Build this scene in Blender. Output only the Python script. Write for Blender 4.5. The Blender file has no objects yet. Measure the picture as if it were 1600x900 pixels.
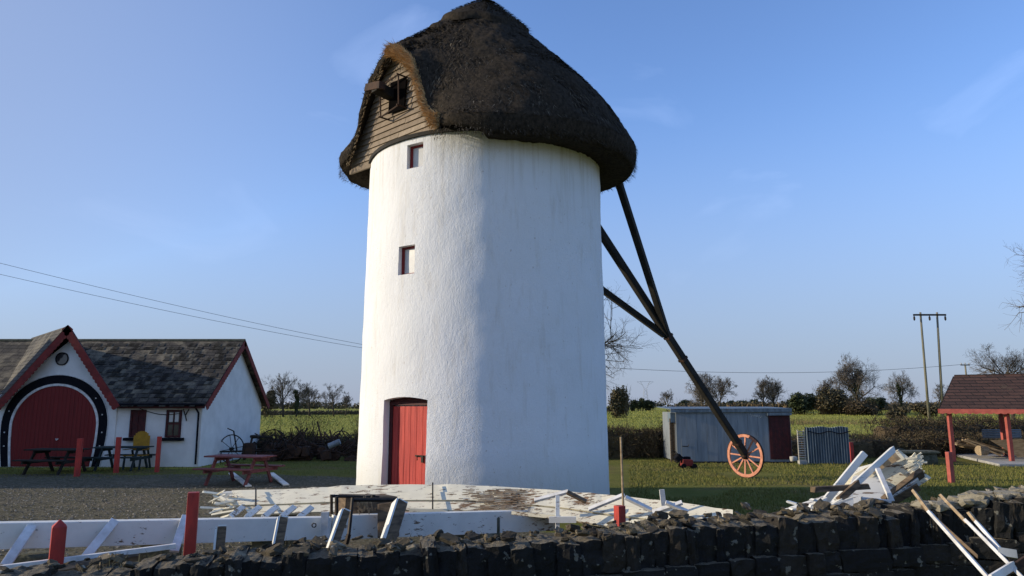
import bpy, bmesh, math, random
from mathutils import Vector, Matrix, noise
R = math.radians
sc = bpy.context.scene
# ---------------------------------------------------------------- camera
F = 1110.0; PITCH = R(9.46); CAMZ = 2.1
cam = bpy.data.cameras.new('camera'); camo = bpy.data.objects.new('camera', cam)
sc.collection.objects.link(camo); sc.camera = camo
cam.sensor_width = 36; cam.lens = 36*F/1600; cam.clip_end = 6000; cam.clip_start = 0.05
camo.location = (0, 0, CAMZ); camo.rotation_euler = (math.pi/2+PITCH, 0, 0)
# ---------------------------------------------------------------- light
SUN_EL = R(17); PHI = R(-2)
sdir = Vector((-math.cos(PHI)*math.cos(SUN_EL), math.sin(PHI)*math.cos(SUN_EL), math.sin(SUN_EL)))
sl = bpy.data.lights.new('sun', 'SUN'); sl.energy = 3.0; sl.angle = R(0.5); sl.color = (1, .865, .66)
so = bpy.data.objects.new('sun', sl); sc.collection.objects.link(so)
so.rotation_euler = sdir.to_track_quat('Z', 'Y').to_euler(); so.location = (-40, 0, 30)
w = bpy.data.worlds.new('World'); sc.world = w; w.use_nodes = True
nt = w.node_tree; bg = nt.nodes['Background']
sky = nt.nodes.new('ShaderNodeTexSky'); sky.sky_type = 'NISHITA'; sky.sun_disc = False
sky.sun_elevation = SUN_EL; sky.sun_rotation = math.atan2(sdir.x, sdir.y)
sky.air_density = 1.0; sky.dust_density = 0.6; sky.ozone_density = 2.2; sky.altitude = 60
# faint wisps of high cloud
tc = nt.nodes.new('ShaderNodeTexCoord'); mp = nt.nodes.new('ShaderNodeMapping'); mp.inputs['Scale'].default_value = (2.2, 2.2, 4.6)
mp.inputs['Location'].default_value = (7.7, 4.2, 2.6)
nz = nt.nodes.new('ShaderNodeTexNoise'); nz.inputs['Scale'].default_value = 1.7; nz.inputs['Detail'].default_value = 7; nz.inputs['Distortion'].default_value = .6
cr = nt.nodes.new('ShaderNodeValToRGB'); cr.color_ramp.elements[0].position = .63; cr.color_ramp.elements[1].position = .85
cr.color_ramp.elements[1].color = (.16, .16, .16, 1)
mx = nt.nodes.new('ShaderNodeMixRGB'); mx.inputs[2].default_value = (6.5, 7.0, 7.9, 1)
L = nt.links.new
L(tc.outputs['Generated'], mp.inputs[0]); L(mp.outputs[0], nz.inputs[0]); L(nz.outputs[0], cr.inputs[0])
L(cr.outputs[0], mx.inputs[0]); L(sky.outputs[0], mx.inputs[1]); 
tint = nt.nodes.new('ShaderNodeMixRGB'); tint.blend_type = 'MULTIPLY'; tint.inputs[0].default_value = 1; tint.inputs[2].default_value = (.86, .965, 1.23, 1)
L(mx.outputs[0], tint.inputs[1])
sepz = nt.nodes.new('ShaderNodeSeparateXYZ'); L(tc.outputs['Generated'], sepz.inputs[0])
hz_ = nt.nodes.new('ShaderNodeMapRange'); hz_.interpolation_type = 'SMOOTHSTEP'
hz_.inputs[1].default_value = 0.0; hz_.inputs[2].default_value = .42; hz_.inputs[3].default_value = .88; hz_.inputs[4].default_value = 0
L(sepz.outputs[2], hz_.inputs[0])
hm = nt.nodes.new('ShaderNodeMixRGB'); hm.inputs[2].default_value = (1.48, 1.76, 2.46, 1)   # pale blue winter haze low in the sky
hx_ = nt.nodes.new('ShaderNodeMapRange'); hx_.interpolation_type = 'SMOOTHSTEP'      # milky glare towards the low sun
hx_.inputs[1].default_value = .05; hx_.inputs[2].default_value = -.85; hx_.inputs[3].default_value = 0; hx_.inputs[4].default_value = .85
L(sepz.outputs[0], hx_.inputs[0]); mxx = nt.nodes.new('ShaderNodeMath'); mxx.operation = 'MAXIMUM'
L(hz_.outputs[0], mxx.inputs[0]); L(hx_.outputs[0], mxx.inputs[1]); L(mxx.outputs[0], hm.inputs[0]); L(tint.outputs[0], hm.inputs[1]); L(hm.outputs[0], bg.inputs[0])
bg.inputs[1].default_value = 0.14
vs = sc.view_settings; vs.view_transform = 'Standard'; vs.look = 'None'; vs.gamma = 1; vs.exposure = .66; vs.use_curve_mapping = False

# ---------------------------------------------------------------- helpers
ST, CT = math.sin(PITCH), math.cos(PITCH)
def P(px, py, Y):
    """world point on the photo ray through px,py at distance Y ahead of the camera"""
    a = (px-800)/F; b = (450-py)/F
    dy = CT-b*ST; dz = ST+b*CT
    return Vector((a*Y/dy, Y, CAMZ+dz*Y/dy))
def G(px, py):
    """point on level ground z=0 seen at px,py"""
    a = (px-800)/F; b = (450-py)/F
    dy = CT-b*ST; dz = ST+b*CT
    Y = -CAMZ*dy/dz
    return Vector((a*Y/dy, Y, 0))
col = sc.collection

class MB:
    def __init__(s): s.v = []; s.f = []; s.m = []
    def add(s, vs_, fs_):
        n = len(s.v); s.v += [tuple(q) for q in vs_]; s.f += [tuple(i+n for i in f) for f in fs_]
    def box(s, c, size, rot=None):
        c = Vector(c); hx, hy, hz = size[0]/2, size[1]/2, size[2]/2
        vs_ = []
        for x in (-hx, hx):
            for y in (-hy, hy):
                for z in (-hz, hz):
                    p = Vector((x, y, z))
                    if rot is not None: p = rot @ p
                    vs_.append(c+p)
        s.add(vs_, [(0,1,3,2),(4,6,7,5),(0,4,5,1),(2,3,7,6),(0,2,6,4),(1,5,7,3)])
    def beam(s, p0, p1, wd, th, up=(0,0,1), seg=1, jag=0, rng=None):
        """bar from p0 to p1: wd across (perpendicular to up), th along up"""
        p0 = Vector(p0); p1 = Vector(p1); d = (p1-p0).normalized(); u = Vector(up)
        u = (u-d*u.dot(d)).normalized(); a = d.cross(u)
        vs_ = []
        for k in range(seg+1):
            q = p0.lerp(p1, k/seg)
            for (i, j) in ((-1,-1),(1,-1),(1,1),(-1,1)):
                e = Vector((0,0,0))
                if jag and k in (0, seg): e = d*rng.uniform(-jag, jag)
                vs_.append(q+a*(wd/2*i)+u*(th/2*j)+e)
        fs_ = [(3,2,1,0), tuple(4*seg+i for i in range(4))]
        for k in range(seg):
            for i in range(4):
                j = (i+1) % 4
                fs_.append((4*k+i, 4*k+j, 4*k+4+j, 4*k+4+i))
        s.add(vs_, fs_)
    def tube(s, pts, rad, n=6, cap=True):
        pts = [Vector(p) for p in pts]
        if not isinstance(rad, (list, tuple)): rad = [rad]*len(pts)
        vs_ = []; fs_ = []
        d = (pts[1]-pts[0]).normalized()
        ref = Vector((0,0,1)) if abs(d.z) < .9 else Vector((1,0,0))
        for k, p in enumerate(pts):
            d = (pts[min(k+1, len(pts)-1)]-pts[max(k-1, 0)])
            if d.length < 1e-9: d = Vector((0,0,1))
            d.normalize()
            a = d.cross(ref)
            if a.length < 1e-4: a = d.cross(Vector((0,1,0)))
            a.normalize(); b = d.cross(a)
            for i in range(n):
                t = 2*math.pi*i/n
                vs_.append(p+(a*math.cos(t)+b*math.sin(t))*rad[k])
        for k in range(len(pts)-1):
            for i in range(n):
                j = (i+1) % n
                fs_.append((k*n+i, k*n+j, (k+1)*n+j, (k+1)*n+i))
        if cap and n > 3:
            fs_.append(tuple(range(n-1, -1, -1))); fs_.append(tuple((len(pts)-1)*n+i for i in range(n)))
        s.add(vs_, fs_)
    def prism(s, poly, ext):
        ext = Vector(ext); n = len(poly)
        poly = [Vector(p) for p in poly]
        s.add(poly+[p+ext for p in poly],
              [tuple(range(n)), tuple(range(2*n-1, n-1, -1))]+[(i, n+i, n+(i+1) % n, (i+1) % n) for i in range(n)])
    def rock(s, c, size, rng, rot=None, amt=.18, n=3, rnd=.28):
        c = Vector(c); off = Vector((rng.uniform(0,99), rng.uniform(0,99), rng.uniform(0,99)))
        idx = {}; vs_ = []; fs_ = []
        def vid(i, j, k):
            if (i, j, k) not in idx:
                p = Vector((i/n*2-1, j/n*2-1, k/n*2-1))
                q = p.normalized()*1.25
                p = p.lerp(q, rnd)
                nn = noise.noise_vector(p*1.3+off)*amt*1.3+noise.noise_vector(p*3.7+off)*amt*.5
                if n > 4: nn += noise.noise_vector(p*9+off)*amt*.3
                p = p+nn
                p = Vector((p.x*size[0]/2, p.y*size[1]/2, p.z*size[2]/2))
                if rot is not None: p = rot @ p
                idx[(i, j, k)] = len(vs_); vs_.append(c+p)
            return idx[(i, j, k)]
        for a in range(n):
            for b in range(n):
                fs_.append((vid(a,b,0), vid(a,b+1,0), vid(a+1,b+1,0), vid(a+1,b,0)))
                fs_.append((vid(a,b,n), vid(a+1,b,n), vid(a+1,b+1,n), vid(a,b+1,n)))
                fs_.append((vid(a,0,b), vid(a+1,0,b), vid(a+1,0,b+1), vid(a,0,b+1)))
                fs_.append((vid(a,n,b), vid(a,n,b+1), vid(a+1,n,b+1), vid(a+1,n,b)))
                fs_.append((vid(0,a,b), vid(0,a,b+1), vid(0,a+1,b+1), vid(0,a+1,b)))
                fs_.append((vid(n,a,b), vid(n,a+1,b), vid(n,a+1,b+1), vid(n,a,b+1)))
        s.add(vs_, fs_)
    def build(s, name, mat, parent=None, smooth=False, bevel=0, origin=None):
        if parent is not None: o0 = wloc(parent)
        elif origin is not None: o0 = Vector(origin)
        else:
            xs = [q[0] for q in s.v]; ys = [q[1] for q in s.v]; zs = [q[2] for q in s.v]
            o0 = Vector(((min(xs)+max(xs))/2, (min(ys)+max(ys))/2, min(zs)))
        me = bpy.data.meshes.new(name)
        me.from_pydata([(q[0]-o0.x, q[1]-o0.y, q[2]-o0.z) for q in s.v], [], s.f)
        me.materials.append(mat); me.update()
        if len(me.polygons) < 30000:
            bq = bmesh.new(); bq.from_mesh(me); bmesh.ops.recalc_face_normals(bq, faces=bq.faces); bq.to_mesh(me); bq.free()
        o = bpy.data.objects.new(name, me); col.objects.link(o)
        if parent is not None: o.parent = parent
        else: o.location = o0
        if smooth:
            for p_ in me.polygons: p_.use_smooth = True
        if bevel:
            b = o.modifiers.new('bevel', 'BEVEL'); b.width = bevel; b.segments = 2; b.limit_method = 'ANGLE'
        return o
def wloc(o):
    p = Vector(o.location); q = o.parent
    while q is not None: p += Vector(q.location); q = q.parent
    return p
def tag(o, label=None, cat=None, group=None, kind=None):
    if label: o['label'] = label
    if cat: o['category'] = cat
    if group: o['group'] = group
    if kind: o['kind'] = kind
    return o
def thing(name, loc, label, cat, group=None, rz=0):
    o = bpy.data.objects.new(name, None); o.empty_display_size = .2; col.objects.link(o)
    o.location = loc; o.rotation_euler = (0, 0, rz)
    return tag(o, label, cat, group)
def copy_tree(o, loc=None, rz=None, label=None, scale=None):
    def rec(a, par):
        c = a.copy(); col.objects.link(c)
        if par is not None: c.parent = par
        for ch in list(a.children): rec(ch, c)
        return c
    c = rec(o, None)
    if loc is not None: c.location = loc
    if rz is not None: c.rotation_euler = (0, 0, rz)
    if scale: c.scale = scale if isinstance(scale, tuple) else (scale,)*3
    if label: c['label'] = label
    return c

# ---------------------------------------------------------------- materials
def newmat(name):
    m = bpy.data.materials.new(name); m.use_nodes = True
    return m, m.node_tree, m.node_tree.nodes['Principled BSDF']
def N(t, typ, **kw):
    n = t.nodes.new(typ)
    for k, v in kw.items():
        if k in n.inputs: n.inputs[k].default_value = v
        else: setattr(n, k, v)
    return n
def coords(t, scale=(1,1,1)):
    tc_ = N(t, 'ShaderNodeTexCoord'); mp_ = N(t, 'ShaderNodeMapping'); mp_.inputs['Scale'].default_value = scale
    t.links.new(tc_.outputs['Object'], mp_.inputs[0]); return mp_.outputs[0]
def ramp(t, src, stops):
    r = N(t, 'ShaderNodeValToRGB'); e = r.color_ramp.elements
    while len(e) < len(stops): e.new(.5)
    for el, (p, c) in zip(e, stops):
        el.position = p; el.color = (c[0], c[1], c[2], 1) if isinstance(c, (tuple, list)) else (c, c, c, 1)
    t.links.new(src, r.inputs[0]); return r.outputs[0]
def mix(t, fac, a, b):
    m_ = N(t, 'ShaderNodeMixRGB')
    for i, x in ((0, fac), (1, a), (2, b)):
        if isinstance(x, (int, float)): m_.inputs[i].default_value = x
        elif isinstance(x, tuple): m_.inputs[i].default_value = (x[0], x[1], x[2], 1)
        else: t.links.new(x, m_.inputs[i])
    return m_.outputs[0]
def noise_n(t, co, scale, detail=4, rough=.6, dist=0):
    n = N(t, 'ShaderNodeTexNoise', Scale=scale, Detail=detail, Roughness=rough, Distortion=dist)
    t.links.new(co, n.inputs['Vector']); return n.outputs[0]
def bump(t, bsdf, h, strength=.5, dist=.02):
    b = N(t, 'ShaderNodeBump', Strength=strength, Distance=dist); t.links.new(h, b.inputs['Height'])
    t.links.new(b.outputs[0], bsdf.inputs['Normal'])
def simple(name, c1, c2=None, scale=8, rough=.8, bstr=.3, bdist=.01, stretch=(1,1,1), metallic=0, spec=.3, lo=.35, hi=.65):
    m, t, b = newmat(name)
    co = coords(t, stretch); n = noise_n(t, co, scale, 6)
    L_ = t.links.new
    c2 = c2 or tuple(x*.7 for x in c1)
    L_(ramp(t, n, [(lo, c1), (hi, c2)]), b.inputs['Base Color'])
    b.inputs['Roughness'].default_value = rough; b.inputs['Metallic'].default_value = metallic
    b.inputs['Specular IOR Level'].default_value = spec
    n2 = noise_n(t, co, scale*4, 5)
    bump(t, b, n2, bstr, bdist)
    return m
def island(name, cols, rough=.9, nscale=25, bstr=.4, bdist=.01, spots=None, spec=.2):
    """colour varies per mesh island (per stone, leaf or straw)"""
    m, t, b = newmat(name)
    g = N(t, 'ShaderNodeNewGeometry')
    k = len(cols); c = ramp(t, g.outputs['Random Per Island'], [(i/(k-1), cols[i]) for i in range(k)])
    co = coords(t); n = noise_n(t, co, nscale, 6)
    c = mix(t, ramp(t, n, [(.3, 0.0), (.75, .75)]), c, tuple(x*.45 for x in cols[0]))
    if spots:
        s_ = noise_n(t, co, spots[0], 3, .5)
        c = mix(t, ramp(t, s_, [(spots[1], 0.0), (spots[1]+.03, 1.0)]), c, spots[2])
    t.links.new(c, b.inputs['Base Color']); b.inputs['Roughness'].default_value = rough
    b.inputs['Specular IOR Level'].default_value = spec
    if bstr: bump(t, b, noise_n(t, co, nscale*1.7, 8, .7), bstr, bdist)
    return m
def sunlit_tops(m, colr):  # paints sunlight on: upward faces get a lighter colour, broken up by noise
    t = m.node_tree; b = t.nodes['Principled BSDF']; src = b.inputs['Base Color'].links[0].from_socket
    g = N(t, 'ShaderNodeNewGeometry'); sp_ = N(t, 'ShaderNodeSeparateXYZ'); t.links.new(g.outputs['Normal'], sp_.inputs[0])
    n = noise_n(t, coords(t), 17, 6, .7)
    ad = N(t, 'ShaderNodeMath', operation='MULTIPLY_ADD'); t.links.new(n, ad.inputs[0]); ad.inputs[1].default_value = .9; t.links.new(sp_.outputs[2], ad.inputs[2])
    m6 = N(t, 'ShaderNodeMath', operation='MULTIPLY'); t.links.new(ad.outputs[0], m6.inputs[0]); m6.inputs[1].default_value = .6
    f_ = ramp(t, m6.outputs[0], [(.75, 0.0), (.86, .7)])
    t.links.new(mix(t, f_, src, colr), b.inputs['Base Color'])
def peeling(name, paint, wood, amount=.5, patch=(0,0,0,0), scale=5):
    m, t, b = newmat(name)
    co = coords(t, (1, 1, 1)); n = noise_n(t, coords(t, (.22, 1, 1.5)), scale*4.2, 9, .72)
    pa = ramp(t, noise_n(t, co, 1.6, 3), [(.45, 0.0), (.75, .16)])
    add = N(t, 'ShaderNodeMath', operation='ADD'); t.links.new(n, add.inputs[0]); t.links.new(pa, add.inputs[1])
    fac = ramp(t, add.outputs[0], [(amount, 0.0), (amount+.03, 1.0)])
    wn = noise_n(t, coords(t, (.6, 1, 5)), 14, 5)
    wc = ramp(t, wn, [(.3, wood), (.7, tuple(x*.35 for x in wood))])
    pn = ramp(t, noise_n(t, co, 3, 5), [(.35, paint), (.75, tuple(x*.82 for x in paint))])
    t.links.new(mix(t, fac, pn, wc), b.inputs['Base Color']); b.inputs['Roughness'].default_value = .65
    h = mix(t, fac, (1,1,1), wn); bump(t, b, h, .6, .006)
    return m
M = {}
# roughcast limewash
m, t, b = newmat('limewash'); co = coords(t)
big = noise_n(t, co, .8, 4); st = noise_n(t, coords(t, (1.5, 1.5, .25)), 3.5, 6)
c = mix(t, ramp(t, big, [(.35, 0.0), (.7, .5)]), (.80, .81, .82), (.71, .72, .71))
c = mix(t, ramp(t, st, [(.54, 0.0), (.8, .45)]), c, (.52, .46, .36))
sp = noise_n(t, coords(t, (1, 1, .45)), 22, 3, .5)
c = mix(t, ramp(t, sp, [(.70, 0.0), (.74, .6)]), c, (.40, .34, .26))
sx = N(t, 'ShaderNodeSeparateXYZ'); t.links.new(co, sx.inputs[0])
gr = N(t, 'ShaderNodeMapRange'); gr.inputs[1].default_value = .1; gr.inputs[2].default_value = 1.3; gr.inputs[3].default_value = .6; gr.inputs[4].default_value = 0
t.links.new(sx.outputs[2], gr.inputs[0])
c = mix(t, gr.outputs[0], c, (.40, .40, .33))
g2 = N(t, 'ShaderNodeMapRange'); g2.inputs[1].default_value = 5.6; g2.inputs[2].default_value = 7.6; g2.inputs[3].default_value = 0; g2.inputs[4].default_value = .38
t.links.new(sx.outputs[2], g2.inputs[0])
run = ramp(t, noise_n(t, coords(t, (3.2, 3.2, .12)), 3, 5, .65), [(.50, 0.0), (.66, 1.0)])
mu = N(t, 'ShaderNodeMath', operation='MULTIPLY'); t.links.new(g2.outputs[0], mu.inputs[0]); t.links.new(run, mu.inputs[1])
c = mix(t, mu.outputs[0], c, (.42, .38, .30))      # brown runs washed out of the thatch
t.links.new(c, b.inputs['Base Color']); b.inputs['Roughness'].default_value = .9; b.inputs['Specular IOR Level'].default_value = .15
hb = N(t, 'ShaderNodeMath', operation='MULTIPLY_ADD'); t.links.new(noise_n(t, coords(t, (1, 1, .6)), 13, 5, .7), hb.inputs[0]); hb.inputs[1].default_value = 1.4
t.links.new(noise_n(t, co, 42, 5, .65), hb.inputs[2])
bump(t, b, hb.outputs[0], .52, .02)
M['lime'] = m
M['cottage'] = simple('cottage_whitewash', (.78,.78,.76), (.66,.66,.64), 1.6, .9, .35, .01)
M['red'] = simple('red_paint', (.52,.05,.035), (.26,.035,.028), 9, .55, .25, .004, (1,1,.3))
M['tred'] = simple('sunned_red_paint', (.58,.075,.055), (.36,.035,.03), 5, .6, .4, .006, (5,5,.3))
M['dred'] = simple('dark_red_paint', (.075,.012,.013), (.04,.009,.01), 8, .6, .25, .004)
M['bred'] = simple('barn_red_boards', (.20,.016,.015), (.13,.011,.011), 4, .6, .4, .006, (6,6,.2))
M['barge'] = simple('bargeboard_red', (.22,.03,.025), (.13,.02,.018), 5, .7, .3, .006)
M['pinkred'] = simple('faded_red_paint', (.42,.105,.08), (.30,.07,.055), 5, .7, .3, .006)
M['table'] = simple('table_red_stain', (.22,.065,.06), (.12,.04,.038), 6, .7, .3, .006)
M['dgreen'] = simple('dark_green_paint', (.022,.04,.042), (.014,.025,.028), 6, .7, .3, .006)
M['black'] = simple('black_paint', (.007,.008,.012), (.012,.012,.015), 6, .9, .2, .003, spec=.08)
M['iron'] = simple('black_iron', (.018,.017,.016), (.045,.032,.024), 9, .55, .4, .003, metallic=.5)
M['rust'] = simple('rusty_iron', (.07,.035,.02), (.03,.02,.016), 9, .85, .5, .006)
M['wheel'] = simple('orange_wheel_paint', (.66,.29,.18), (.45,.17,.10), 11, .6, .25, .004)
M['pole'] = simple('tarred_timber', (.014,.013,.011), (.03,.026,.02), 4, .85, .5, .01, (1,1,1))
M['oldwood'] = simple('old_wood', (.20,.14,.085), (.07,.05,.035), 7, .9, .6, .01, (1,1,4))
M['palewood'] = simple('pale_wood', (.42,.32,.20), (.24,.17,.10), 5, .85, .4, .006, (1,4,4))
M['clap'] = island('weathered_clapboard', [(.33,.26,.19), (.24,.19,.14), (.38,.31,.23)], .9, 9, .6, .008)
M['white'] = peeling('white_sail_paint', (.76,.75,.69), (.24,.15,.08), .63)
M['peel'] = peeling('peeling_cream_paint', (.82,.76,.58), (.30,.18,.09), .60)
M['whiteclean'] = simple('white_board_paint', (.74,.74,.73), (.50,.49,.46), 7, .6, .3, .004)
M['pane'] = simple('pale_curtained_pane', (.55,.56,.55), (.45,.46,.46), 4, .25, .05, .001, spec=.6)
M['glass'] = simple('dark_pane', (.05,.055,.06), (.03,.03,.035), 4, .1, .02, .001, spec=.8)
M['galv'] = simple('galvanised_sheet', (.27,.30,.325), (.19,.215,.24), 2.5, .5, .15, .004, (3,3,.4), metallic=.15)
M['galvd'] = simple('weathered_corrugated', (.17,.22,.26), (.08,.11,.14), 2.5, .6, .15, .004, (3,3,.5), metallic=.15)
M['stone'] = island('dark_limestone', [(.030,.028,.026), (.014,.015,.017), (.055,.047,.038), (.020,.021,.021), (.038,.036,.034), (.016,.016,.017)], .95, 18, 1, .03, (16, .64, (.17,.165,.14)))
sunlit_tops(M['stone'], (.25,.21,.145))  # sunlit tan put into the colour of the stone tops
M['rubble'] = island('broken_stone', [(.20,.16,.10), (.025,.022,.02), (.32,.27,.19), (.022,.02,.018), (.028,.026,.023), (.08,.07,.05), (.022,.021,.02)], .95, 16, .9, .02, (13, .66, (.36,.33,.26)))
M['concrete'] = simple('concrete', (.42,.41,.38), (.30,.29,.27), 3, .9, .4, .006)
M['yellow'] = simple('yellow_paint', (.45,.25,.02), (.30,.16,.015), 6, .6, .2, .004)
M['moss'] = simple('mossy_stone', (.12,.12,.09), (.05,.055,.035), 6, .95, .7, .02)
M['slate'] = None
def shingles(name, c1, c2, cm, sx_, sz_, moss=.55, rot=None):
    m, t, b = newmat(name)
    tc_ = N(t, 'ShaderNodeTexCoord'); cx = N(t, 'ShaderNodeSeparateXYZ'); t.links.new(tc_.outputs['Object'], cx.inputs[0])
    su = N(t, 'ShaderNodeMath', operation='ADD'); 
    if rot == 'side': t.links.new(cx.outputs[1], su.inputs[0])
    else: t.links.new(cx.outputs[0], su.inputs[0])
    su.inputs[1].default_value = 0
    cb = N(t, 'ShaderNodeCombineXYZ'); t.links.new(su.outputs[0], cb.inputs[0]); t.links.new(cx.outputs[2], cb.inputs[1])
    br = N(t, 'ShaderNodeTexBrick'); t.links.new(cb.outputs[0], br.inputs['Vector'])
    br.inputs['Scale'].default_value = 1; br.inputs['Brick Width'].default_value = sx_; br.inputs['Row Height'].default_value = sz_
    br.inputs['Mortar Size'].default_value = .012; br.inputs['Mortar Smooth'].default_value = .3; br.inputs['Bias'].default_value = 0
    br.inputs['Color1'].default_value = (*c1, 1); br.inputs['Color2'].default_value = (*c2, 1); br.inputs['Mortar'].default_value = (.008,.008,.008,1)
    co_ = coords(t); n = noise_n(t, co_, 1.1, 6, .7); n2 = noise_n(t, co_, 9, 5, .7)
    c = mix(t, ramp(t, n, [(moss, 0.0), (moss+.12, .8)]), br.outputs[0], cm)
    c = mix(t, ramp(t, n2, [(.3, 0.0), (.8, .5)]), c, (.02,.02,.018))
    t.links.new(c, b.inputs['Base Color']); b.inputs['Roughness'].default_value = .85; b.inputs['Specular IOR Level'].default_value = .25
    # saw-tooth rows so that every course throws a little shadow
    fr = N(t, 'ShaderNodeMath', operation='DIVIDE'); fr.inputs[1].default_value = sz_; t.links.new(cx.outputs[2], fr.inputs[0])
    fm = N(t, 'ShaderNodeMath', operation='FRACT'); t.links.new(fr.outputs[0], fm.inputs[0])
    sub = N(t, 'ShaderNodeMath', operation='MULTIPLY_ADD'); t.links.new(fm.outputs[0], sub.inputs[0]); sub.inputs[1].default_value = -1
    t.links.new(n2, sub.inputs[2])
    a2 = N(t, 'ShaderNodeMath', operation='SUBTRACT'); t.links.new(sub.outputs[0], a2.inputs[0]); t.links.new(br.outputs['Fac'], a2.inputs[1])
    bump(t, b, a2.outputs[0], .7, .03)
    return m
M['slate'] = shingles('mossy_slates', (.105,.088,.068), (.055,.048,.040), (.26,.22,.15), .32, .15, .49)
M['slateside'] = shingles('mossy_slates_side', (.10,.095,.085), (.06,.057,.052), (.20,.18,.14), .32, .15, .5, 'side')
M['shingle'] = shingles('brown_felt_shingles', (.105,.055,.042), (.065,.036,.030), (.15,.11,.07), .5, .12, .58)
M['thatch'] = simple('dark_thatch', (.058,.046,.034), (.020,.017,.013), 11, .95, .9, .03, (1.5,1.5,1), spec=.1)
M['void'] = simple('dark_opening', (.004,.004,.004), (.006,.005,.005), 5, 1, 0, .001, spec=0)
M['straw'] = island('weathered_straw', [(.070,.056,.041), (.024,.019,.014), (.13,.105,.075), (.035,.028,.020), (.085,.068,.050), (.26,.22,.16)], .9, 5, 0, spec=.1)
M['gold'] = island('broken_golden_straw', [(.74,.48,.22), (.42,.25,.10), (.82,.62,.34), (.14,.08,.04), (.60,.37,.16)], .85, 5, 0)
def ground_mat(name, stops, scale=1.2, fine=30, bstr=.8, bdist=.05, extra=None):
    m, t, b = newmat(name); co_ = coords(t)
    n = noise_n(t, co_, scale, 8, .7); f = noise_n(t, co_, fine, 5, .7)
    c = ramp(t, n, stops)
    c = mix(t, ramp(t, f, [(.4, .0), (.75, .3 if name == 'field_grass' else .5)]), c, tuple(x*.4 for x in stops[0][1]))
    if extra: c = extra(t, co_, c)
    t.links.new(c, b.inputs['Base Color']); b.inputs['Roughness'].default_value = 1; b.inputs['Specular IOR Level'].default_value = .05
    bump(t, b, f, bstr, bdist); return m
def gravel_extra(t, co_, c):
    v = N(t, 'ShaderNodeTexVoronoi', Scale=22.0); t.links.new(co_, v.inputs['Vector'])
    c = mix(t, .55, c, ramp(t, v.outputs['Color'], [(.2, (.03,.028,.022)), (.6, (.11,.10,.08)), (.95, (.30,.27,.22))]))
    return c
def lawn_extra(t, co_, c):
    n = noise_n(t, co_, .35, 5, .65)
    return mix(t, ramp(t, n, [(.50, 0.0), (.62, .75)]), c, (.15,.115,.055))
M['ground'] = ground_mat('field_grass', [(.3, (.24,.25,.055)), (.55, (.30,.29,.06)), (.8, (.35,.31,.09))], .05, 3, .6, .1)
M['lawn'] = ground_mat('lawn', [(.3, (.12,.135,.03)), (.55, (.18,.175,.045)), (.8, (.24,.20,.075))], .8, 26, .9, .05, lawn_extra)
M['gravel'] = ground_mat('gravel', [(.3, (.24,.215,.155)), (.5, (.17,.16,.095)), (.7, (.32,.27,.185))], .5, 40, 1, .05, gravel_extra)
M['pebble'] = island('pebbles', [(.20,.175,.135), (.09,.08,.06), (.42,.37,.29), (.15,.13,.10)], .9, 20, 0)
M['blade'] = island('grass_blades', [(.19,.19,.04), (.12,.14,.03), (.27,.23,.08), (.16,.17,.035)], .8, 3, 0)
M['dryblade'] = island('dry_grass_blades', [(.26,.21,.11), (.14,.11,.05), (.10,.11,.03)], .8, 3, 0)
M['asphalt'] = simple('asphalt', (.05,.05,.05), (.035,.035,.036), 20, .95, .6, .01)
M['bark'] = simple('bark', (.075,.062,.045), (.04,.034,.026), 5, .95, .6, .03, (1,1,.3))
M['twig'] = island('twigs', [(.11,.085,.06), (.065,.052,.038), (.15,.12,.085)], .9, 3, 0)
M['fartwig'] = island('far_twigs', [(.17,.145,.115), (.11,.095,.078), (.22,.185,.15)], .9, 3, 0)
M['hedge'] = island('hedge_twigs', [(.115,.085,.05), (.065,.048,.03), (.17,.125,.07), (.09,.08,.035)], .9, 3, 0)
M['ivy'] = island('ivy_leaves', [(.04,.055,.022), (.055,.07,.028), (.085,.095,.04)], .6, 3, 0)
M['bramble'] = island('bramble_leaves', [(.12,.095,.05), (.075,.075,.035), (.16,.125,.07)], .8, 3, 0)
M['wire'] = simple('cable', (.03,.03,.035), (.03,.03,.035), 5, .5, 0, .001)
M['polewood'] = simple('pole_timber', (.22,.20,.15), (.12,.12,.08), 3, .9, .4, .01, (1,1,.2))
M['steel'] = simple('pylon_steel', (.35,.38,.42), (.30,.33,.37), 5, .6, .05, .001)

# ---------------------------------------------------------------- ground
rng = random.Random(7)
def sheet(name, poly, z, mat, kind='structure'):
    mb = MB(); mb.add([(x, y, z) for x, y in poly], [tuple(range(len(poly)))])
    o = mb.build(name, mat, origin=(0,0,z)); o['kind'] = kind; return o
# main terrain: one sheet, gently rolling far away, a step up to the road near the camera
mb = MB()
ys = [-60,-20,-6,0,3,4,4.6,5.2,6,8,12,16,20,25,30,40,55,75,100,130,170,230,310,420,600,900,1400,2200,3500]
xs = [-3000,-1500,-700,-350,-180,-110,-75,-50,-35,-25,-18,-12,-6,-2,2,6,12,18,25,35,50,75,110,180,350,700,1500,3000]
def gz(x, y):
    z = .45 if y < 4.3 else 0
    if y > 60:
        k = min(1, (y-60)/120)
        z += k*.9*noise.noise(Vector((x*.006, y*.004, 3.3)))
        # the field on the right climbs a little
        z += max(0, min(1, (y-60)/80))*max(0, min(1, (x-25)/30))*1.0
    return z
for y in ys:
    for x in xs: mb.v.append((x, y, gz(x, y)))
nx = len(xs)
for j in range(len(ys)-1):
    for i in range(nx-1): mb.f.append((j*nx+i, j*nx+i+1, (j+1)*nx+i+1, (j+1)*nx+i))
o = mb.build('ground', M['ground'], origin=(0,0,0), smooth=False); o['kind'] = 'structure'
sheet('road', [(-60,-7),(60,-7),(60,1.2),(-60,1.2)], .458, M['asphalt'])
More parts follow.
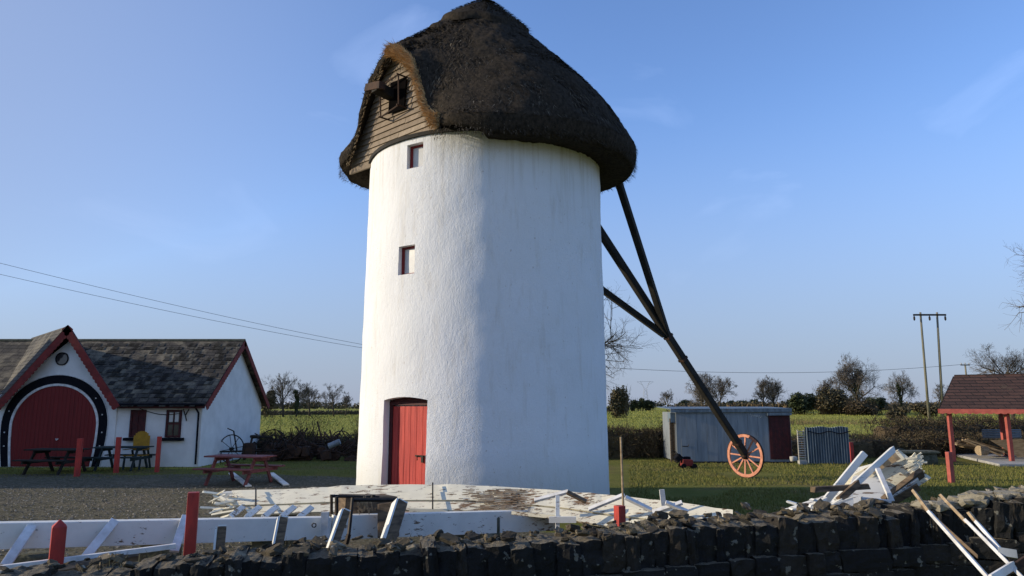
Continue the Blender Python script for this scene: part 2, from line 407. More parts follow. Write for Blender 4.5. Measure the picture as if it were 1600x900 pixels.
def wob(poly, amp, sub=6, seed=0):
    out = []
    for i in range(len(poly)):
        a = Vector(poly[i]); b_ = Vector(poly[(i+1) % len(poly)])
        for k in range(sub):
            p = a.lerp(b_, k/sub); out.append((p.x+amp*noise.noise(Vector((p.x*.5, p.y*.5, seed))), p.y+amp*noise.noise(Vector((p.x*.5, p.y*.5, seed+5)))))
    return out
sheet('lawn', wob([(-32,5.6),(34,5.6),(34,31.5),(-9.5,31.5),(-9.6,24.6),(-32,24.6)], .5, 12, 2), .006, M['lawn'])
sheet('gravel_yard', wob([(-30,5.8),(2.5,5.8),(1.0,12.4),(-2.2,13.6),(-3.0,18),(-4.2,21.5),(-8,23.2),(-14,22.6),(-30,22.8)], .7, 10, 9), .012, M['gravel'])

# ---------------------------------------------------------------- stuff on the ground
def blades(name, n, reg, h, mat, label, cat=None, seed=1, wd=.012, keep=None):
    r = random.Random(seed); mb = MB()
    for i in range(n):
        x, y = reg(r)
        if keep and not keep(x, y): continue
        hh = h*r.uniform(.4, 1.3); a = r.uniform(0, 6.28); lx = r.uniform(-.6, .6)*hh; ly = r.uniform(-.6, .6)*hh
        dx, dy = math.cos(a)*wd, math.sin(a)*wd
        mb.add([(x-dx, y-dy, 0), (x+dx, y+dy, 0), (x+lx, y+ly, hh)], [(0,1,2)])
    o = mb.build(name, mat, origin=(0,0,0)); o['kind'] = 'stuff'; o['label'] = label; return o
def reg_r(r):
    y = 14+17*r.random()**1.2
    return r.uniform(.16*y, .75*y+1), y
def clear_r(x, y):
    return not (6.2 < x < 13.3 and 27.2 < y) and not (16.3 < x and y > 27.0) and noise.noise(Vector((x*.35, y*.5, 7))) > -.35
blades('lawn_grass', 60000, reg_r, .07, M['blade'], 'short green winter grass on the lawn to the right of the mill', seed=3, wd=.011, keep=clear_r)
def reg_l(r): return r.uniform(-18, -3.2), r.uniform(21.5, 31)
blades('yard_edge_grass', 14000, reg_l, .05, M['blade'], 'dull shaded grass along the foot of the cottage', seed=4, wd=.011,
       keep=lambda x, y: not (x < -10.9 and y > 25.5))
mb = MB(); r = random.Random(14)
for i in range(80000):
    y = 32.5*math.exp(r.random()**1.1*math.log(7)); x = r.uniform(-.60, .80)*y
    if y < 36 and -17.5 < x < -10.5: continue
    k = y/33; h_ = r.uniform(.03, .085)*k**.7; wd_ = .028*k**.8; a = r.uniform(0, 6.28); z = gz(x, y); lx, ly = r.uniform(-.5,.5)*h_, r.uniform(-.5,.5)*h_
    dx, dy = math.cos(a)*wd_, math.sin(a)*wd_; mb.add([(x-dx, y-dy, z-.02), (x+dx, y+dy, z-.02), (x+lx, y+ly, z+h_)], [(0,1,2)])
M['fieldblade'] = island('field_grass_blades', [(.27,.29,.06), (.20,.23,.05), (.36,.34,.10)], .8, 3, 0)
o = mb.build('field_grass', M['fieldblade'], origin=(0,0,0)); tag(o, 'sunlit yellow-green grass of the fields behind the mill', kind='stuff')
mb = MB(); r = random.Random(11)
for i in range(9000):
    y = 6.5+13*r.random()**.8; x = -r.uniform(2.8, .75*y+1)
    if (x+.66)**2+(y-16.25)**2 < 9.5: continue
    s_ = r.uniform(.008, .028)*(1.6 if r.random() < .05 else 1)
    c_ = Vector((x, y, .012+s_*.3)); a = r.uniform(0, 6.28)
    vs_ = [c_+Vector((math.cos(a)*s_, math.sin(a)*s_, 0)), c_+Vector((math.cos(a+1.7)*s_, math.sin(a+1.7)*s_, 0)),
           c_+Vector((math.cos(a+3.3)*s_, math.sin(a+3.3)*s_, 0)), c_+Vector((math.cos(a+4.8)*s_, math.sin(a+4.8)*s_, 0)),
           c_+Vector((r.uniform(-.3,.3)*s_, r.uniform(-.3,.3)*s_, s_*.8))]
    mb.add(vs_, [(0,1,4),(1,2,4),(2,3,4),(3,0,4)])
o = mb.build('loose_gravel', M['pebble'], origin=(0,0,0)); tag(o, 'loose grey and tan gravel spread over the yard left of the mill', kind='stuff')
#%%WINDMILL
# ---------------------------------------------------------------- windmill
TC = Vector((-.63, 16.25, 0)); RB, RT, HT = 2.77, 2.69, 7.62
mill = thing('windmill', TC, 'whitewashed round windmill tower with dark thatched cap and long tail pole', 'windmill')
def rad(z): return RB+(RT-RB)*z/HT
n = 144; nzs = 76
mb = MB()
for j in range(nzs+1):
    z = HT*j/nzs
    for i in range(n):
        a = 2*math.pi*i/n; rr = rad(z)
        d = .014*noise.noise(Vector((math.cos(a)*4, math.sin(a)*4, z*1.2)))+.007*noise.noise(Vector((math.cos(a)*14, math.sin(a)*14, z*4)))
        if j in (0,): d = .03
        mb.v.append((TC.x+math.cos(a)*(rr+d), TC.y+math.sin(a)*(rr+d), z))
for j in range(nzs):
    for i in range(n):
        k = (i+1) % n; mb.f.append((j*n+i, j*n+k, (j+1)*n+k, (j+1)*n+i))
mb.f.append(tuple(range(n-1, -1, -1))); mb.f.append(tuple(nzs*n+i for i in range(n)))
tower = mb.build('tower_wall', M['lime'], mill, smooth=True)
DA = R(32.5)
def face_pt(beta, z, depth=0, side=0):
    """point on the tower skin at azimuth beta left of the camera side; depth inwards, side to the viewer's right"""
    nrm = Vector((-math.sin(beta), -math.cos(beta), 0)); tg = Vector((math.cos(beta), -math.sin(beta), 0))
    return TC+nrm*(rad(z)-depth)+tg*side+Vector((0,0,z))
def opening(beta, z0, z1, wd, depth, arch=0):
    nrm = Vector((-math.sin(beta), -math.cos(beta), 0))
    c0 = face_pt(beta, (z0+z1)/2, depth); c0.z = 0
    tg = Vector((math.cos(beta), -math.sin(beta), 0))
    poly = [c0-tg*wd/2+Vector((0,0,z0)), c0+tg*wd/2+Vector((0,0,z0))]
    if arch:
        for k in range(9):
            t_ = k/8; poly.append(c0+tg*(wd/2-wd*t_)+Vector((0,0,z1-arch+arch*4*t_*(1-t_))))
    else: poly += [c0+tg*wd/2+Vector((0,0,z1)), c0-tg*wd/2+Vector((0,0,z1))]
    mb = MB(); mb.prism(poly, nrm*1.2)
    return mb.build('cutter', M['lime'], mill)
DOOR = (DA, .12, 2.28, 1.10, .32, .06); WIN1 = (R(33.5), 4.71, 5.30, .44, .17, 0); WIN2 = (R(30.5), 6.92, 7.44, .42, .17, 0)
cut = [opening(*DOOR), opening(*WIN1), opening(*WIN2)]
for c_ in cut:
    bm_ = tower.modifiers.new('cut', 'BOOLEAN'); bm_.object = c_; bm_.solver = 'EXACT'; bm_.operation = 'DIFFERENCE'
dg = bpy.context.evaluated_depsgraph_get(); dg.update()
me = bpy.data.meshes.new_from_object(tower.evaluated_get(dg))
tower.modifiers.clear(); tower.data = me
for p_ in me.polygons: p_.use_smooth = True
try: me.set_sharp_from_angle(angle=R(35))
except Exception: pass
for c_ in cut: bpy.data.objects.remove(c_)
def frame_basis(beta):
    return Vector((-math.sin(beta), -math.cos(beta), 0)), Vector((math.cos(beta), -math.sin(beta), 0))
# door
nrm, tg = frame_basis(DA)
base = face_pt(DA, 1.2, .32); base.z = 0
Z = Vector((0,0,1))
mb = MB()
nb = 6; wdo = .92
for k in range(nb):
    x0 = -wdo/2+wdo*k/nb; x1 = x0+wdo/nb-.010
    mb.beam(base+tg*(x0+x1)/2+nrm*.055+Z*.15, base+tg*(x0+x1)/2+nrm*.055+Z*2.10, x1-x0, .03, nrm)
mb.box(base+nrm*.032+Z*1.12, (.001,.001,.001))
door = mb.build('door', M['tred'], mill, bevel=.004)
mb = MB()
mb.beam(base+tg*-.505+nrm*.05+Z*.12, base+tg*-.505+nrm*.05+Z*2.20, .08, .08, nrm)
mb.beam(base+tg*.505+nrm*.05+Z*.12, base+tg*.505+nrm*.05+Z*2.20, .08, .08, nrm)
mb.beam(base+tg*-.55+nrm*.05+Z*2.155, base+tg*.55+nrm*.05+Z*2.155, .07, .085, nrm)
mb.prism([base+tg*-.55+nrm*.02+Z*2.18, base+tg*.55+nrm*.02+Z*2.18, base+tg*.55+nrm*.02+Z*2.32, base+tg*-.55+nrm*.02+Z*2.32], nrm*.05)
mb.build('door_frame', M['dred'], door, bevel=.004)
mb = MB()
mb.beam(base+tg*.14+nrm*.082+Z*1.16, base+tg*.42+nrm*.082+Z*1.16, .03, .02, nrm)
mb.beam(base+tg*.33+nrm*.095+Z*1.04, base+tg*.33+nrm*.095+Z*1.17, .05, .03, nrm)
mb.tube([base+tg*.22+nrm*.08+Z*1.16, base+tg*.22+nrm*.12+Z*1.16, base+tg*.22+nrm*.12+Z*1.08], .012)
mb.build('door_bolt', M['iron'], door)
mb = MB(); mb.beam(base-nrm*.02+tg*-.5+Z*.07, base-nrm*.02+tg*.5+Z*.07, .75, .12, Z); mb.build('doorstep', M['concrete'], mill, bevel=.01)
for (be, z0, z1, wd_, dep, _) in (WIN1, WIN2):
    nrm, tg = frame_basis(be); c0 = face_pt(be, (z0+z1)/2, dep); c0.z = 0
    mb = MB()
    for s_ in (-1, 1): mb.beam(c0+tg*s_*(wd_/2-.03)+nrm*.03+Z*z0, c0+tg*s_*(wd_/2-.03)+nrm*.03+Z*z1, .06, .05, nrm)
    mb.beam(c0-tg*(wd_/2-.045)+nrm*.03+Z*(z0+.02), c0+tg*(wd_/2-.045)+nrm*.03+Z*(z0+.02), .04, .048, nrm)
    mb.beam(c0-tg*(wd_/2-.045)+nrm*.03+Z*(z1-.022), c0+tg*(wd_/2-.045)+nrm*.03+Z*(z1-.022), .045, .048, nrm)
    fr = mb.build('window', M['bred'], mill, bevel=.003)
    mb = MB(); mb.beam(c0+nrm*.02+Z*(z0+.02), c0+nrm*.02+Z*(z1-.02), wd_-.08, .012, nrm); mb.build('pane', M['pane'], fr)

# thatched cap --------------------------------------------------------------
FA = R(43); fd = Vector((-math.cos(FA), -math.sin(FA), 0)); vd = Vector((math.sin(FA), -math.cos(FA), 0))
UG = 2.62; V0 = -.22; APEX = 11.97
def eave_r(al):
    # al: 0 = front (gable) direction; positive towards the camera's right
    rr = 3.36+.24*(1-math.cos(al))/2
    return rr
def cap_r(al):
    rr = eave_r(al); c_ = math.cos(al)
    if c_ > 0:
        rp = UG/c_; k = 14.0        # soft minimum: rounded thatch corners
        rr = -math.log(math.exp(-k*rr)+math.exp(-k*min(rp, 9)))/k
    return rr
def roof_z(u, v):
    a = .735 if u > 0 else 1.0
    b_ = 1.0+.12*max(0, min(1, u/2.6))
    r_ = math.hypot(u, v)
    def cone(p, q):
        h_ = max(0, min(1, (p-.7)/1.9)); h_ = h_*h_*(3-2*h_)
        return APEX+.10-math.sqrt((a*p)**2+(b_*q)**2+.03)-.46*min(math.sqrt(q*q+.01), 1.9)*h_
    z = cone(u, v)
    if r_ > 1.9:
        al = math.atan2(v, u); rm = cap_r(al); ue, ve = rm*math.cos(al), abs(rm*math.sin(al))
        g_ = max(0, min(1, (ve-.85)/.95)); g_ = g_*g_*(3-2*g_)
        if ue < 1.5: g_ = 1
        t_ = (r_-1.9)/(rm-1.9); z -= g_*max(0, cone(ue, math.copysign(ve, v))-7.97)*min(1.2, t_)**3.2
    return z
def wp(u, v, z):
    p = TC+fd*u+vd*(v+0)
    p.z = z+.075*(p.y-TC.y)
    return p
na, nr = 220, 70
mb = MB()
TH = .43
rows = []
for j in range(nr+1):           # outer skin from apex to eave
    t_ = j/nr
    rows.append(('o', t_))
for t_ in (.25, .5, .75): rows.append(('e', t_))      # rounded edge
for t_ in (0, .1, .3, .6): rows.append(('i', t_))     # underside running inwards
for kind, t_ in rows:
    for i in range(na):
        al = 2*math.pi*i/na-math.pi; rm = cap_r(al); c_, s_ = math.cos(al), math.sin(al)
        if kind == 'o': r_ = rm*t_; z = roof_z(r_*c_, r_*s_)
        elif kind == 'e':
            zo = roof_z(rm*c_, rm*s_); r_ = rm+.035*math.sin(math.pi*t_)-.10*t_; z = zo-TH*(1-.42*max(0, min(1, (math.cos(al)-.62)/.2)))*t_
        else:
            th_ = TH*(1-.42*max(0, min(1, (math.cos(al)-.62)/.2))); zo = roof_z(rm*c_, rm*s_)-th_; r_ = rm-.10-t_*1.3
            zi = roof_z(r_*c_, r_*s_)-th_
            fr_ = max(0, math.cos(al)-.62)/.38     # 1 at the gable: the underside follows the roof
            z = zo+(.10*t_*(1-min(1, fr_*3)))+(zi-zo)*min(1, fr_*3)
        u, v = r_*c_, r_*s_
        am = .05 if kind != 'i' else .02
        nn = am*noise.noise(Vector((u*2.3, v*2.3, z*2.3)))+.03*noise.noise(Vector((u*9, v*9, z*9)))+.015*noise.noise(Vector((u*25, v*25, z*25)))
        mb.v.append(wp(u, v+V0*max(0, u)/2.6, z+nn)+Vector((c_*fd.x+s_*vd.x, c_*fd.y+s_*vd.y, 0))*nn*.6)
for j in range(len(rows)-1):
    for i in range(na):
        k = (i+1) % na
        mb.f.append((j*na+i, (j+1)*na+i, (j+1)*na+k, j*na+k))
cap = mb.build('thatched_cap', M['thatch'], mill, smooth=True)
# straw laid over the skin, pointing down the slope
mb = MB(); r = random.Random(5)
def surf(al, r_):
    u, v = r_*math.cos(al), r_*math.sin(al)
    return wp(u, v+V0*max(0, u)/2.6, roof_z(u, v))
for i in range(22000):
    al = r.uniform(-math.pi, math.pi); rm = cap_r(al)
    if math.sin(al) < -.5 and r.random() < .55: continue
    r0 = rm*math.sqrt(r.uniform(.005, 1)); ln = r.uniform(.05, .13)
    p0 = surf(al, r0); p1 = surf(al+r.uniform(-.03, .03), min(r0+ln, rm+.03))
    out = Vector((math.cos(al)*fd.x+math.sin(al)*vd.x, math.cos(al)*fd.y+math.sin(al)*vd.y, .8))
    p1 = p1+out*r.uniform(.008, .030); p0 = p0-out*.01
    sd = (p1-p0).cross(out).normalized()*r.uniform(.007, .017)
    mb.add([p0-sd, p0+sd, p1], [(0,1,2)])
# ragged eave ends
for i in range(5200):
    al = r.uniform(-math.pi, math.pi); rm = cap_r(al)
    u, v = rm*math.cos(al), rm*math.sin(al); z0 = roof_z(u, v)-r.uniform(.0, TH)
    out = Vector((math.cos(al)*fd.x+math.sin(al)*vd.x, math.cos(al)*fd.y+math.sin(al)*vd.y, 0))
    p0 = wp(u, v+V0*max(0, u)/2.6, z0)-out*.05; p1 = p0+out*r.uniform(.05, .085)+Vector((r.uniform(-.02,.02), r.uniform(-.02,.02), -r.uniform(.03, .10)))
    sd = Vector((-out.y, out.x, 0))*r.uniform(.005, .010)
    mb.add([p0-sd, p0+sd, p1], [(0,1,2)])
mb.build('thatch_straw', M['straw'], cap)
# crown: an extra layer with scalloped lower edge at the top
mb = MB(); nn_ = 60
for j in range(9):
    for i in range(nn_):
        al = 2*math.pi*i/nn_; t_ = j/8
        rr = (1.04+.06*math.sin(al*7)+.25*max(0, math.cos(al)))*min(1, t_*1.16) if j < 8 else (1.03+.06*math.sin(al*7)+.25*max(0, math.cos(al)))
        u, v = rr*math.cos(al), rr*math.sin(al)
        lift = .10+.05*(j/7) if j < 7 else (.15 if j == 7 else -.04)
        z = roof_z(u, v)+lift+.03*noise.noise(Vector((u*8, v*8, 1)))
        mb.v.append(wp(u, v, z))
for j in range(8):
    for i in range(nn_):
        k = (i+1) % nn_; mb.f.append((j*nn_+i, (j+1)*nn_+i, (j+1)*nn_+k, j*nn_+k))
mb.build('crown_thatch', M['thatch'], cap, smooth=True)
mb = MB()
for k in range(2600):
    al = r.uniform(0, 6.28); rr = r.uniform(0, 1.1); u, v = rr*math.cos(al), rr*math.sin(al)
    p0 = wp(u, v, roof_z(u, v)+.14); q = Vector((math.cos(al)*fd.x+math.sin(al)*vd.x, math.cos(al)*fd.y+math.sin(al)*vd.y, -.7))*r.uniform(.05, .13)+Vector((0,0,.05))
    sd = q.cross(Z).normalized()*.007; mb.add([p0-sd, p0+sd, p0+q], [(0,1,2)])
for k in range(60):
    p0 = wp(r.uniform(-.12,.12), r.uniform(-.12,.12), APEX+.14); q = Vector((r.uniform(-.06,.06), r.uniform(-.06,.06), r.uniform(.03,.10)))
    mb.add([p0+Vector((-.01,0,0)), p0+Vector((.01,0,0)), p0+q], [(0,1,2)])
mb.build('crown_straw', M['straw'], cap)
# golden broken straw along the verge on the viewer's side
mb = MB()
def verge(v, du=0, dz=0): 
    u = UG-.03
    return wp(u+du, v+V0, roof_z(u, v)+dz)
for i in range(6500):
    s_ = r.random(); v = -.12+1.97*s_
    if noise.noise(Vector((s_*9, i % 3, 2.2))) < -.12 and r.random() < .75: continue
    if r.random() > (.35 if s_ < .18 else 1): continue
    dz = -r.uniform(-.02, .26); p0 = verge(v, r.uniform(-.02, .05), dz)
    dirv = fd*r.uniform(.2, 1.1)+vd*r.uniform(-.6, .4)+Vector((0,0,r.uniform(-.9, .45)))
    p1 = p0+dirv.normalized()*r.uniform(.06, .20)*(1.6 if r.random() < .06 else 1)
    sd = dirv.cross(Vector((-.6,.5,.3))).normalized()*r.uniform(.006, .013)
    mb.add([p0-sd, p0+sd, p1], [(0,1,2)])
for i in range(260):
    v = r.uniform(-1.75, -.3); p0 = verge(v, .0, -r.uniform(.1, .42)); d_ = fd*.3+Vector((r.uniform(-.3,.3), r.uniform(-.3,.3), -.6))
    p1 = p0+d_*r.uniform(.06, .14); sd = Vector((.006,0,0)); mb.add([p0-sd, p0+sd, p1], [(0,1,2)])
o = mb.build('verge_straw', M['gold'], cap); o['label'] = 'frayed golden straw along the gable verge'
# clapboarded gable
mb = MB(); UB = 2.36
def vext(z, sgn):
    v = 0
    while v < (1.98 if sgn < 0 else 1.40) and roof_z(UB, sgn*v)-.14 > z: v += .02
    return v
ZB = 7.60; nb = 19; hb_ = .135
for k in range(nb):
    z0 = ZB+k*hb_
    a_ = vext(z0+.06, -1); b2 = vext(z0+.06, 1)
    if a_+b2 < .15: break
    tilt = .012*((k*37) % 5-2)
    segs = [(-a_, b2)]
    if k % 3 != 1:
        cut_ = -a_+(a_+b2)*(.3+.4*((k*53) % 7)/7); segs = [(-a_, cut_-.004), (cut_+.004, b2)]
    for (s0, s1) in segs:
        q0 = wp(UB+.02, s0+V0*.8, z0); q1 = wp(UB+.02, s1+V0*.8, z0)
        q0.z += tilt*.3; q1.z -= tilt*.3
        vs_ = [q0, q1, q1+Z*.15-fd*.035, q0+Z*.15-fd*.035, q0-fd*.03, q1-fd*.03, q1+Z*.15-fd*.06, q0+Z*.15-fd*.06]
        mb.add(vs_, [(0,1,2,3),(7,6,5,4),(0,4,5,1),(3,2,6,7),(1,5,6,2),(0,3,7,4)])
boards = mb.build('gable_boards', M['clap'], mill)
mb = MB()
mb.beam(wp(UB+.035, -1.95+V0*.8, ZB-.03), wp(UB+.035, 1.22+V0*.8, ZB-.03), .05, .09, Z)
mb.build('sill_board', M['clap'], boards)
mb = MB()
for k in range(40): pass
ncc = 64; ring = [TC+Vector((math.cos(2*math.pi*i/ncc)*2.74, math.sin(2*math.pi*i/ncc)*2.74, 7.56)) for i in range(ncc)]
mb.prism(ring, Vector((0,0,.08))); mb.build('curb_ring', M['pole'], mill)
# windshaft poll end with its broken stock sockets
mb = MB(); s0 = wp(UB-.1, -.42, 9.02); s1 = wp(UB+.50, -.42, 9.12)
mb.beam(s0, s1, .22, .22, Z)
shaft = mb.build('windshaft', M['pole'], mill, bevel=.015)
mb = MB(); q = wp(UB+.46, -.42, 9.12)
mb.beam(q-vd*.36+Z*.10, q+vd*.26-Z*.04, .14, .17, Z, 3, .05, r)
mb.build('broken_stock', M['rust'], shaft, bevel=.01)
mb = MB(); q = wp(UB+.22, -.28, 8.98)
pts = [q+vd*.36+Z*.34, q+vd*.40-Z*.38, q-vd*.30-Z*.44, q-vd*.36+Z*.30]
for a_, b_ in ((0,1),(1,2),(2,3),(3,0)): mb.tube([pts[a_], pts[b_]], .018)
for a_ in range(4): mb.tube([pts[a_]-fd*.3, pts[a_]+fd*.05], .018)
mb.build('iron_clamp', M['rust'], shaft)
mb = MB(); q = wp(UB+.05, .22, 8.98); mb.box(q, (.02,.02,.02))
pl = [wp(UB+.05, -.52, 8.62), wp(UB+.05, .10, 8.58), wp(UB+.05, .16, 9.30), wp(UB+.05, -.46, 9.34)]
mb.prism(pl, fd*.02); mb.build('dark_hatch', M['void'], boards)
# tail pole and braces
H = Vector((6.93, 21.60, .66)); Mx = Vector((1.2, 17.95, 8.35)); J = H.lerp(Mx, .45)
mb = MB(); mb.beam(H+(H-Mx).normalized()*.08, Mx, .18, .20, Z, 8); mb.build('tail_pole', M['pole'], mill, bevel=.03)
dj = (Mx-H).normalized()
for q_ in (.36, .44, .05):
    mb = MB(); c_ = H.lerp(Mx, q_); mb.beam(c_-dj*.035, c_+dj*.035, .20, .22, Z); mb.build('iron_strap', M['rust'], mill)
mb = MB(); mb.beam(J+Vector((.06,.06,-.12)), P(957, 255, 17.35), .17, .17, Z, 4); mb.build('brace_pole', M['pole'], mill, bevel=.02)
mb = MB(); mb.beam(J+Vector((-.05,0,-.05)), Vector((-.55, 19.3, 7.55)), .17, .17, Z, 4); mb.build('brace_pole', M['pole'], mill, bevel=.02)
# cart wheel at the foot of the tail pole
ax = Vector((.82, .58, 0)).normalized(); tgw = Vector((-ax.y, ax.x, 0))
HW = H-ax*.02; RW = .625
def ringmesh(mb, c, r0, r1, wdt, n=40):
    for i in range(n):
        a0 = 2*math.pi*i/n
        for rr, sx_ in ((r0,-1),(r1,-1),(r1,1),(r0,1)):
            mb.v.append(tuple(c+(tgw*math.cos(a0)+Z*math.sin(a0))*rr+ax*wdt/2*sx_))
    b0 = len(mb.v)-4*n
    for i in range(n):
        k = (i+1) % n
        for e in range(4):
            f_ = (e+1) % 4; mb.f.append((b0+4*i+e, b0+4*i+f_, b0+4*k+f_, b0+4*k+e))
mb = MB(); ringmesh(mb, HW, RW-.085, RW, .065); wheel = mb.build('tail_wheel', M['wheel'], mill, bevel=.006)
mb = MB(); ringmesh(mb, HW, RW+.001, RW+.012, .07); mb.build('iron_tyre', M['rust'], wheel)
mb = MB(); mb.tube([HW-ax*.13, HW-ax*.10, HW+ax*.10, HW+ax*.13], [.05,.085,.085,.05], 14); mb.build('hub', M['rust'], wheel)
for k in range(12):
    a0 = 2*math.pi*k/12+.06; d_ = tgw*math.cos(a0)+Z*math.sin(a0); mb = MB()
    mb.beam(HW+d_*.07, HW+d_*(RW-.08), .04, .03, ax); mb.build('spoke', M['wheel'], wheel)
#%%COTTAGE
# ---------------------------------------------------------------- forge cottage
YF = 25.6; XG = -11.0; EZ = 2.22; RZ = 4.62; DP = 6.0; XL = -30.0
cot = thing('cottage', (-18, YF, 0), 'long whitewashed forge cottage with slate roof and horseshoe arched doorway', 'cottage')
AXW = -15.85; DC = -16.15   # door centre
mb = MB()
# gable-ended body as a prism
mb.prism([(XG, YF, 0), (XG, YF+DP, 0), (XG, YF+DP, EZ), (XG, YF+DP/2, RZ-.08), (XG, YF, EZ)], (XL-XG, 0, 0))
# front gablet wall over the arch
mb.prism([(-18.5, YF-.06, 0), (-14.0, YF-.06, 0), (-14.0, YF-.06, EZ+.02), (AXW, YF-.06, 4.50), (-18.5, YF-.06, EZ+.02)], (0, .10, 0))
mb.build('wall', M['cottage'], cot, bevel=.015)
def slope_slab(mb, a, b, c, d, th):
    a, b, c, d = map(Vector, (a, b, c, d)); nn = (b-a).cross(d-a).normalized()
    if nn.z < 0: nn = -nn
    mb.prism([a, b, c, d], nn*th)
yr = YF+DP/2
mb = MB()
slope_slab(mb, (-13.85, YF-.30, EZ-.12), (XG+.22, YF-.30, EZ-.12), (XG+.22, yr, RZ), (-18.6, yr, RZ), .09)
slope_slab(mb, (XL, YF-.30, EZ-.12), (-18.1, YF-.26, EZ-.12), (-18.6, yr, RZ-.01), (XL, yr, RZ), .09)
slope_slab(mb, (XL, YF+DP+.30, EZ-.12), (XG+.22, YF+DP+.30, EZ-.12), (XG+.22, yr, RZ), (XL, yr, RZ), .09)
roof = mb.build('roof', M['slate'], cot)
mb = MB(); mb.tube([(XL, yr, RZ+.09), (XG+.24, yr, RZ+.09)], .075, 8); mb.build('ridge_tiles', M['moss'], roof)
r = random.Random(2)
# individual slates that have slipped or stand proud
mb = MB()
for k in range(520):
    x = r.uniform(-19, XG+.1); s_ = int(r.uniform(0, 16))/16+.02
    if x < -13.6-4.7*s_*.9: continue
    p = Vector((x, YF-.30, EZ-.12)).lerp(Vector((x, yr, RZ)), s_)
    dn = Vector((0, -(DP/2+.3), -(RZ-EZ+.12))).normalized(); nn = Vector((0, -dn.z, dn.y)); nn = -nn if nn.z < 0 else nn
    q = p+nn*.10; u_ = Vector((1,0,0))*r.uniform(.08,.13)
    mb.add([q-u_, q+u_, q+u_+dn*.22+nn*.012, q-u_+dn*.22+nn*.012, q-u_+dn*.22-nn*.01, q+u_+dn*.22-nn*.01], [(0,1,2,3),(3,2,5,4)])
mb.build('slate_edges', island('lichened_slates', [(.055,.05,.042), (.035,.033,.030), (.16,.145,.11), (.045,.042,.036), (.028,.027,.025)], .9, 12, .3), roof)['kind'] = 'stuff'
# gablet roof
AX, AZ = -15.8, 4.86; BK = Vector((-19.7, 29.2, 4.84))
mb = MB()
slope_slab(mb, (AX, YF-.42, AZ), BK, (BK.x-2.25, BK.y, 2.05), (AX-2.25, YF-.42, 2.05), .08)
mb.build('roof', M['slateside'], cot)
mb = MB()
slope_slab(mb, (AX, YF-.42, AZ), BK, (BK.x+2.05, BK.y, 2.05), (AX+2.05, YF-.42, 2.05), .08)
mb.build('roof', M['slateside'], cot)
# barge boards with scalloped lower edge
def barge(p0, p1, nrm_, depth, th, parent, name='bargeboard', mat=None, scal=.035, step=.16):
    p0 = Vector(p0); p1 = Vector(p1); d_ = (p1-p0); ln = d_.length; d_.normalize(); dn = nrm_.cross(d_)
    if dn.z > 0: dn = -dn
    mb = MB(); top = []; bot = []; k = int(ln/(step/6))
    for i in range(k+1):
        q = p0+d_*ln*i/k; ph = (i/6) % 1
        top.append(q); bot.append(q+dn*(depth+scal*math.sin(math.pi*ph)))
    for i in range(k):
        mb.prism([top[i], top[i+1], bot[i+1], bot[i]], nrm_*th)
    return mb.build(name, mat or M['barge'], parent)
nf = Vector((0,-1,0))
barge((AX, YF-.43, AZ+.10), (AX-2.3, YF-.43, 2.12), nf, .24, .03, cot)
barge((AX, YF-.43, AZ+.10), (AX+2.1, YF-.43, 2.12), nf, .24, .03, cot)
ng = Vector((1,0,0))
barge((XG+.24, yr, RZ+.10), (XG+.24, YF-.33, EZ-.08), ng, .20, .03, cot)
barge((XG+.24, yr, RZ+.10), (XG+.24, YF+DP+.33, EZ-.08), ng, .20, .03, cot)
mb = MB(); mb.beam((-13.85, YF-.33, EZ-.12), (XG+.22, YF-.33, EZ-.12), .03, .14, Z); mb.build('fascia', M['dred'], cot)
mb = MB(); mb.beam((XL, YF-.33, EZ-.12), (-18.7, YF-.33, EZ-.12), .03, .14, Z); mb.build('fascia', M['dred'], cot)
mb = MB(); mb.tube([(-13.8, YF-.40, EZ-.06), (XG+.2, YF-.40, EZ-.06)], .05, 8); gut = mb.build('gutter', M['black'], cot)
mb = MB(); mb.tube([(XG-.12, YF-.38, EZ-.1), (XG-.08, YF-.10, EZ-.35), (XG-.08, YF-.07, .1)], .035, 8); mb.build('downpipe', M['black'], cot)
# horseshoe doorway
def shoe(wt, ww, zt, zc, k=40):
    """outline from lower left over the top to lower right; ww half width at centre height, wt at the foot"""
    out = []
    for i in range(7):
        f_ = i/6; out.append((-(wt+(ww-wt)*math.sin(f_*math.pi/2)), .02+(zc-.02)*f_))
    for i in range(1, k):
        a_ = math.pi-math.pi*i/k; out.append((ww*math.cos(a_), zc+(zt-zc)*math.sin(a_)))
    for i in range(7):
        f_ = 1-i/6; out.append(((wt+(ww-wt)*math.sin(f_*math.pi/2)), .02+(zc-.02)*f_))
    return out
def band(o_, i_, y, th, name, mat, parent):
    mb = MB(); k = len(o_)
    for a_ in range(k-1):
        mb.prism([(DC+o_[a_][0], y, o_[a_][1]), (DC+o_[a_+1][0], y, o_[a_+1][1]), (DC+i_[a_+1][0], y, i_[a_+1][1]), (DC+i_[a_][0], y, i_[a_][1])], (0, -th, 0))
    return mb.build(name, mat, parent)
so_ = shoe(1.71, 1.87, 3.20, 1.45); si_ = shoe(1.45, 1.57, 2.90, 1.42); sw_ = shoe(1.38, 1.49, 2.82, 1.40)
arch = band(so_, si_, YF-.062, .03, 'horseshoe_surround', M['black'], cot)
band(si_, sw_, YF-.064, .045, 'white_rim', M['whiteclean'], arch)
mb = MB(); o2 = shoe(1.74, 1.90, 3.235, 1.45); mb = band(o2, so_, YF-.061, .02, 'white_outline', M['whiteclean'], arch)
for i in (3, 5, 10, 38, 43, 47, 49, 51):
    if i < len(so_)-1:
        a_ = so_[i]; b_ = si_[i]; mb = MB(); mb.box((DC+(a_[0]+b_[0])/2, YF-.10, (a_[1]+b_[1])/2), (.035,.03,.042)); mb.build('nail_head', M['whiteclean'], arch)
mb = MB(); k = len(sw_)
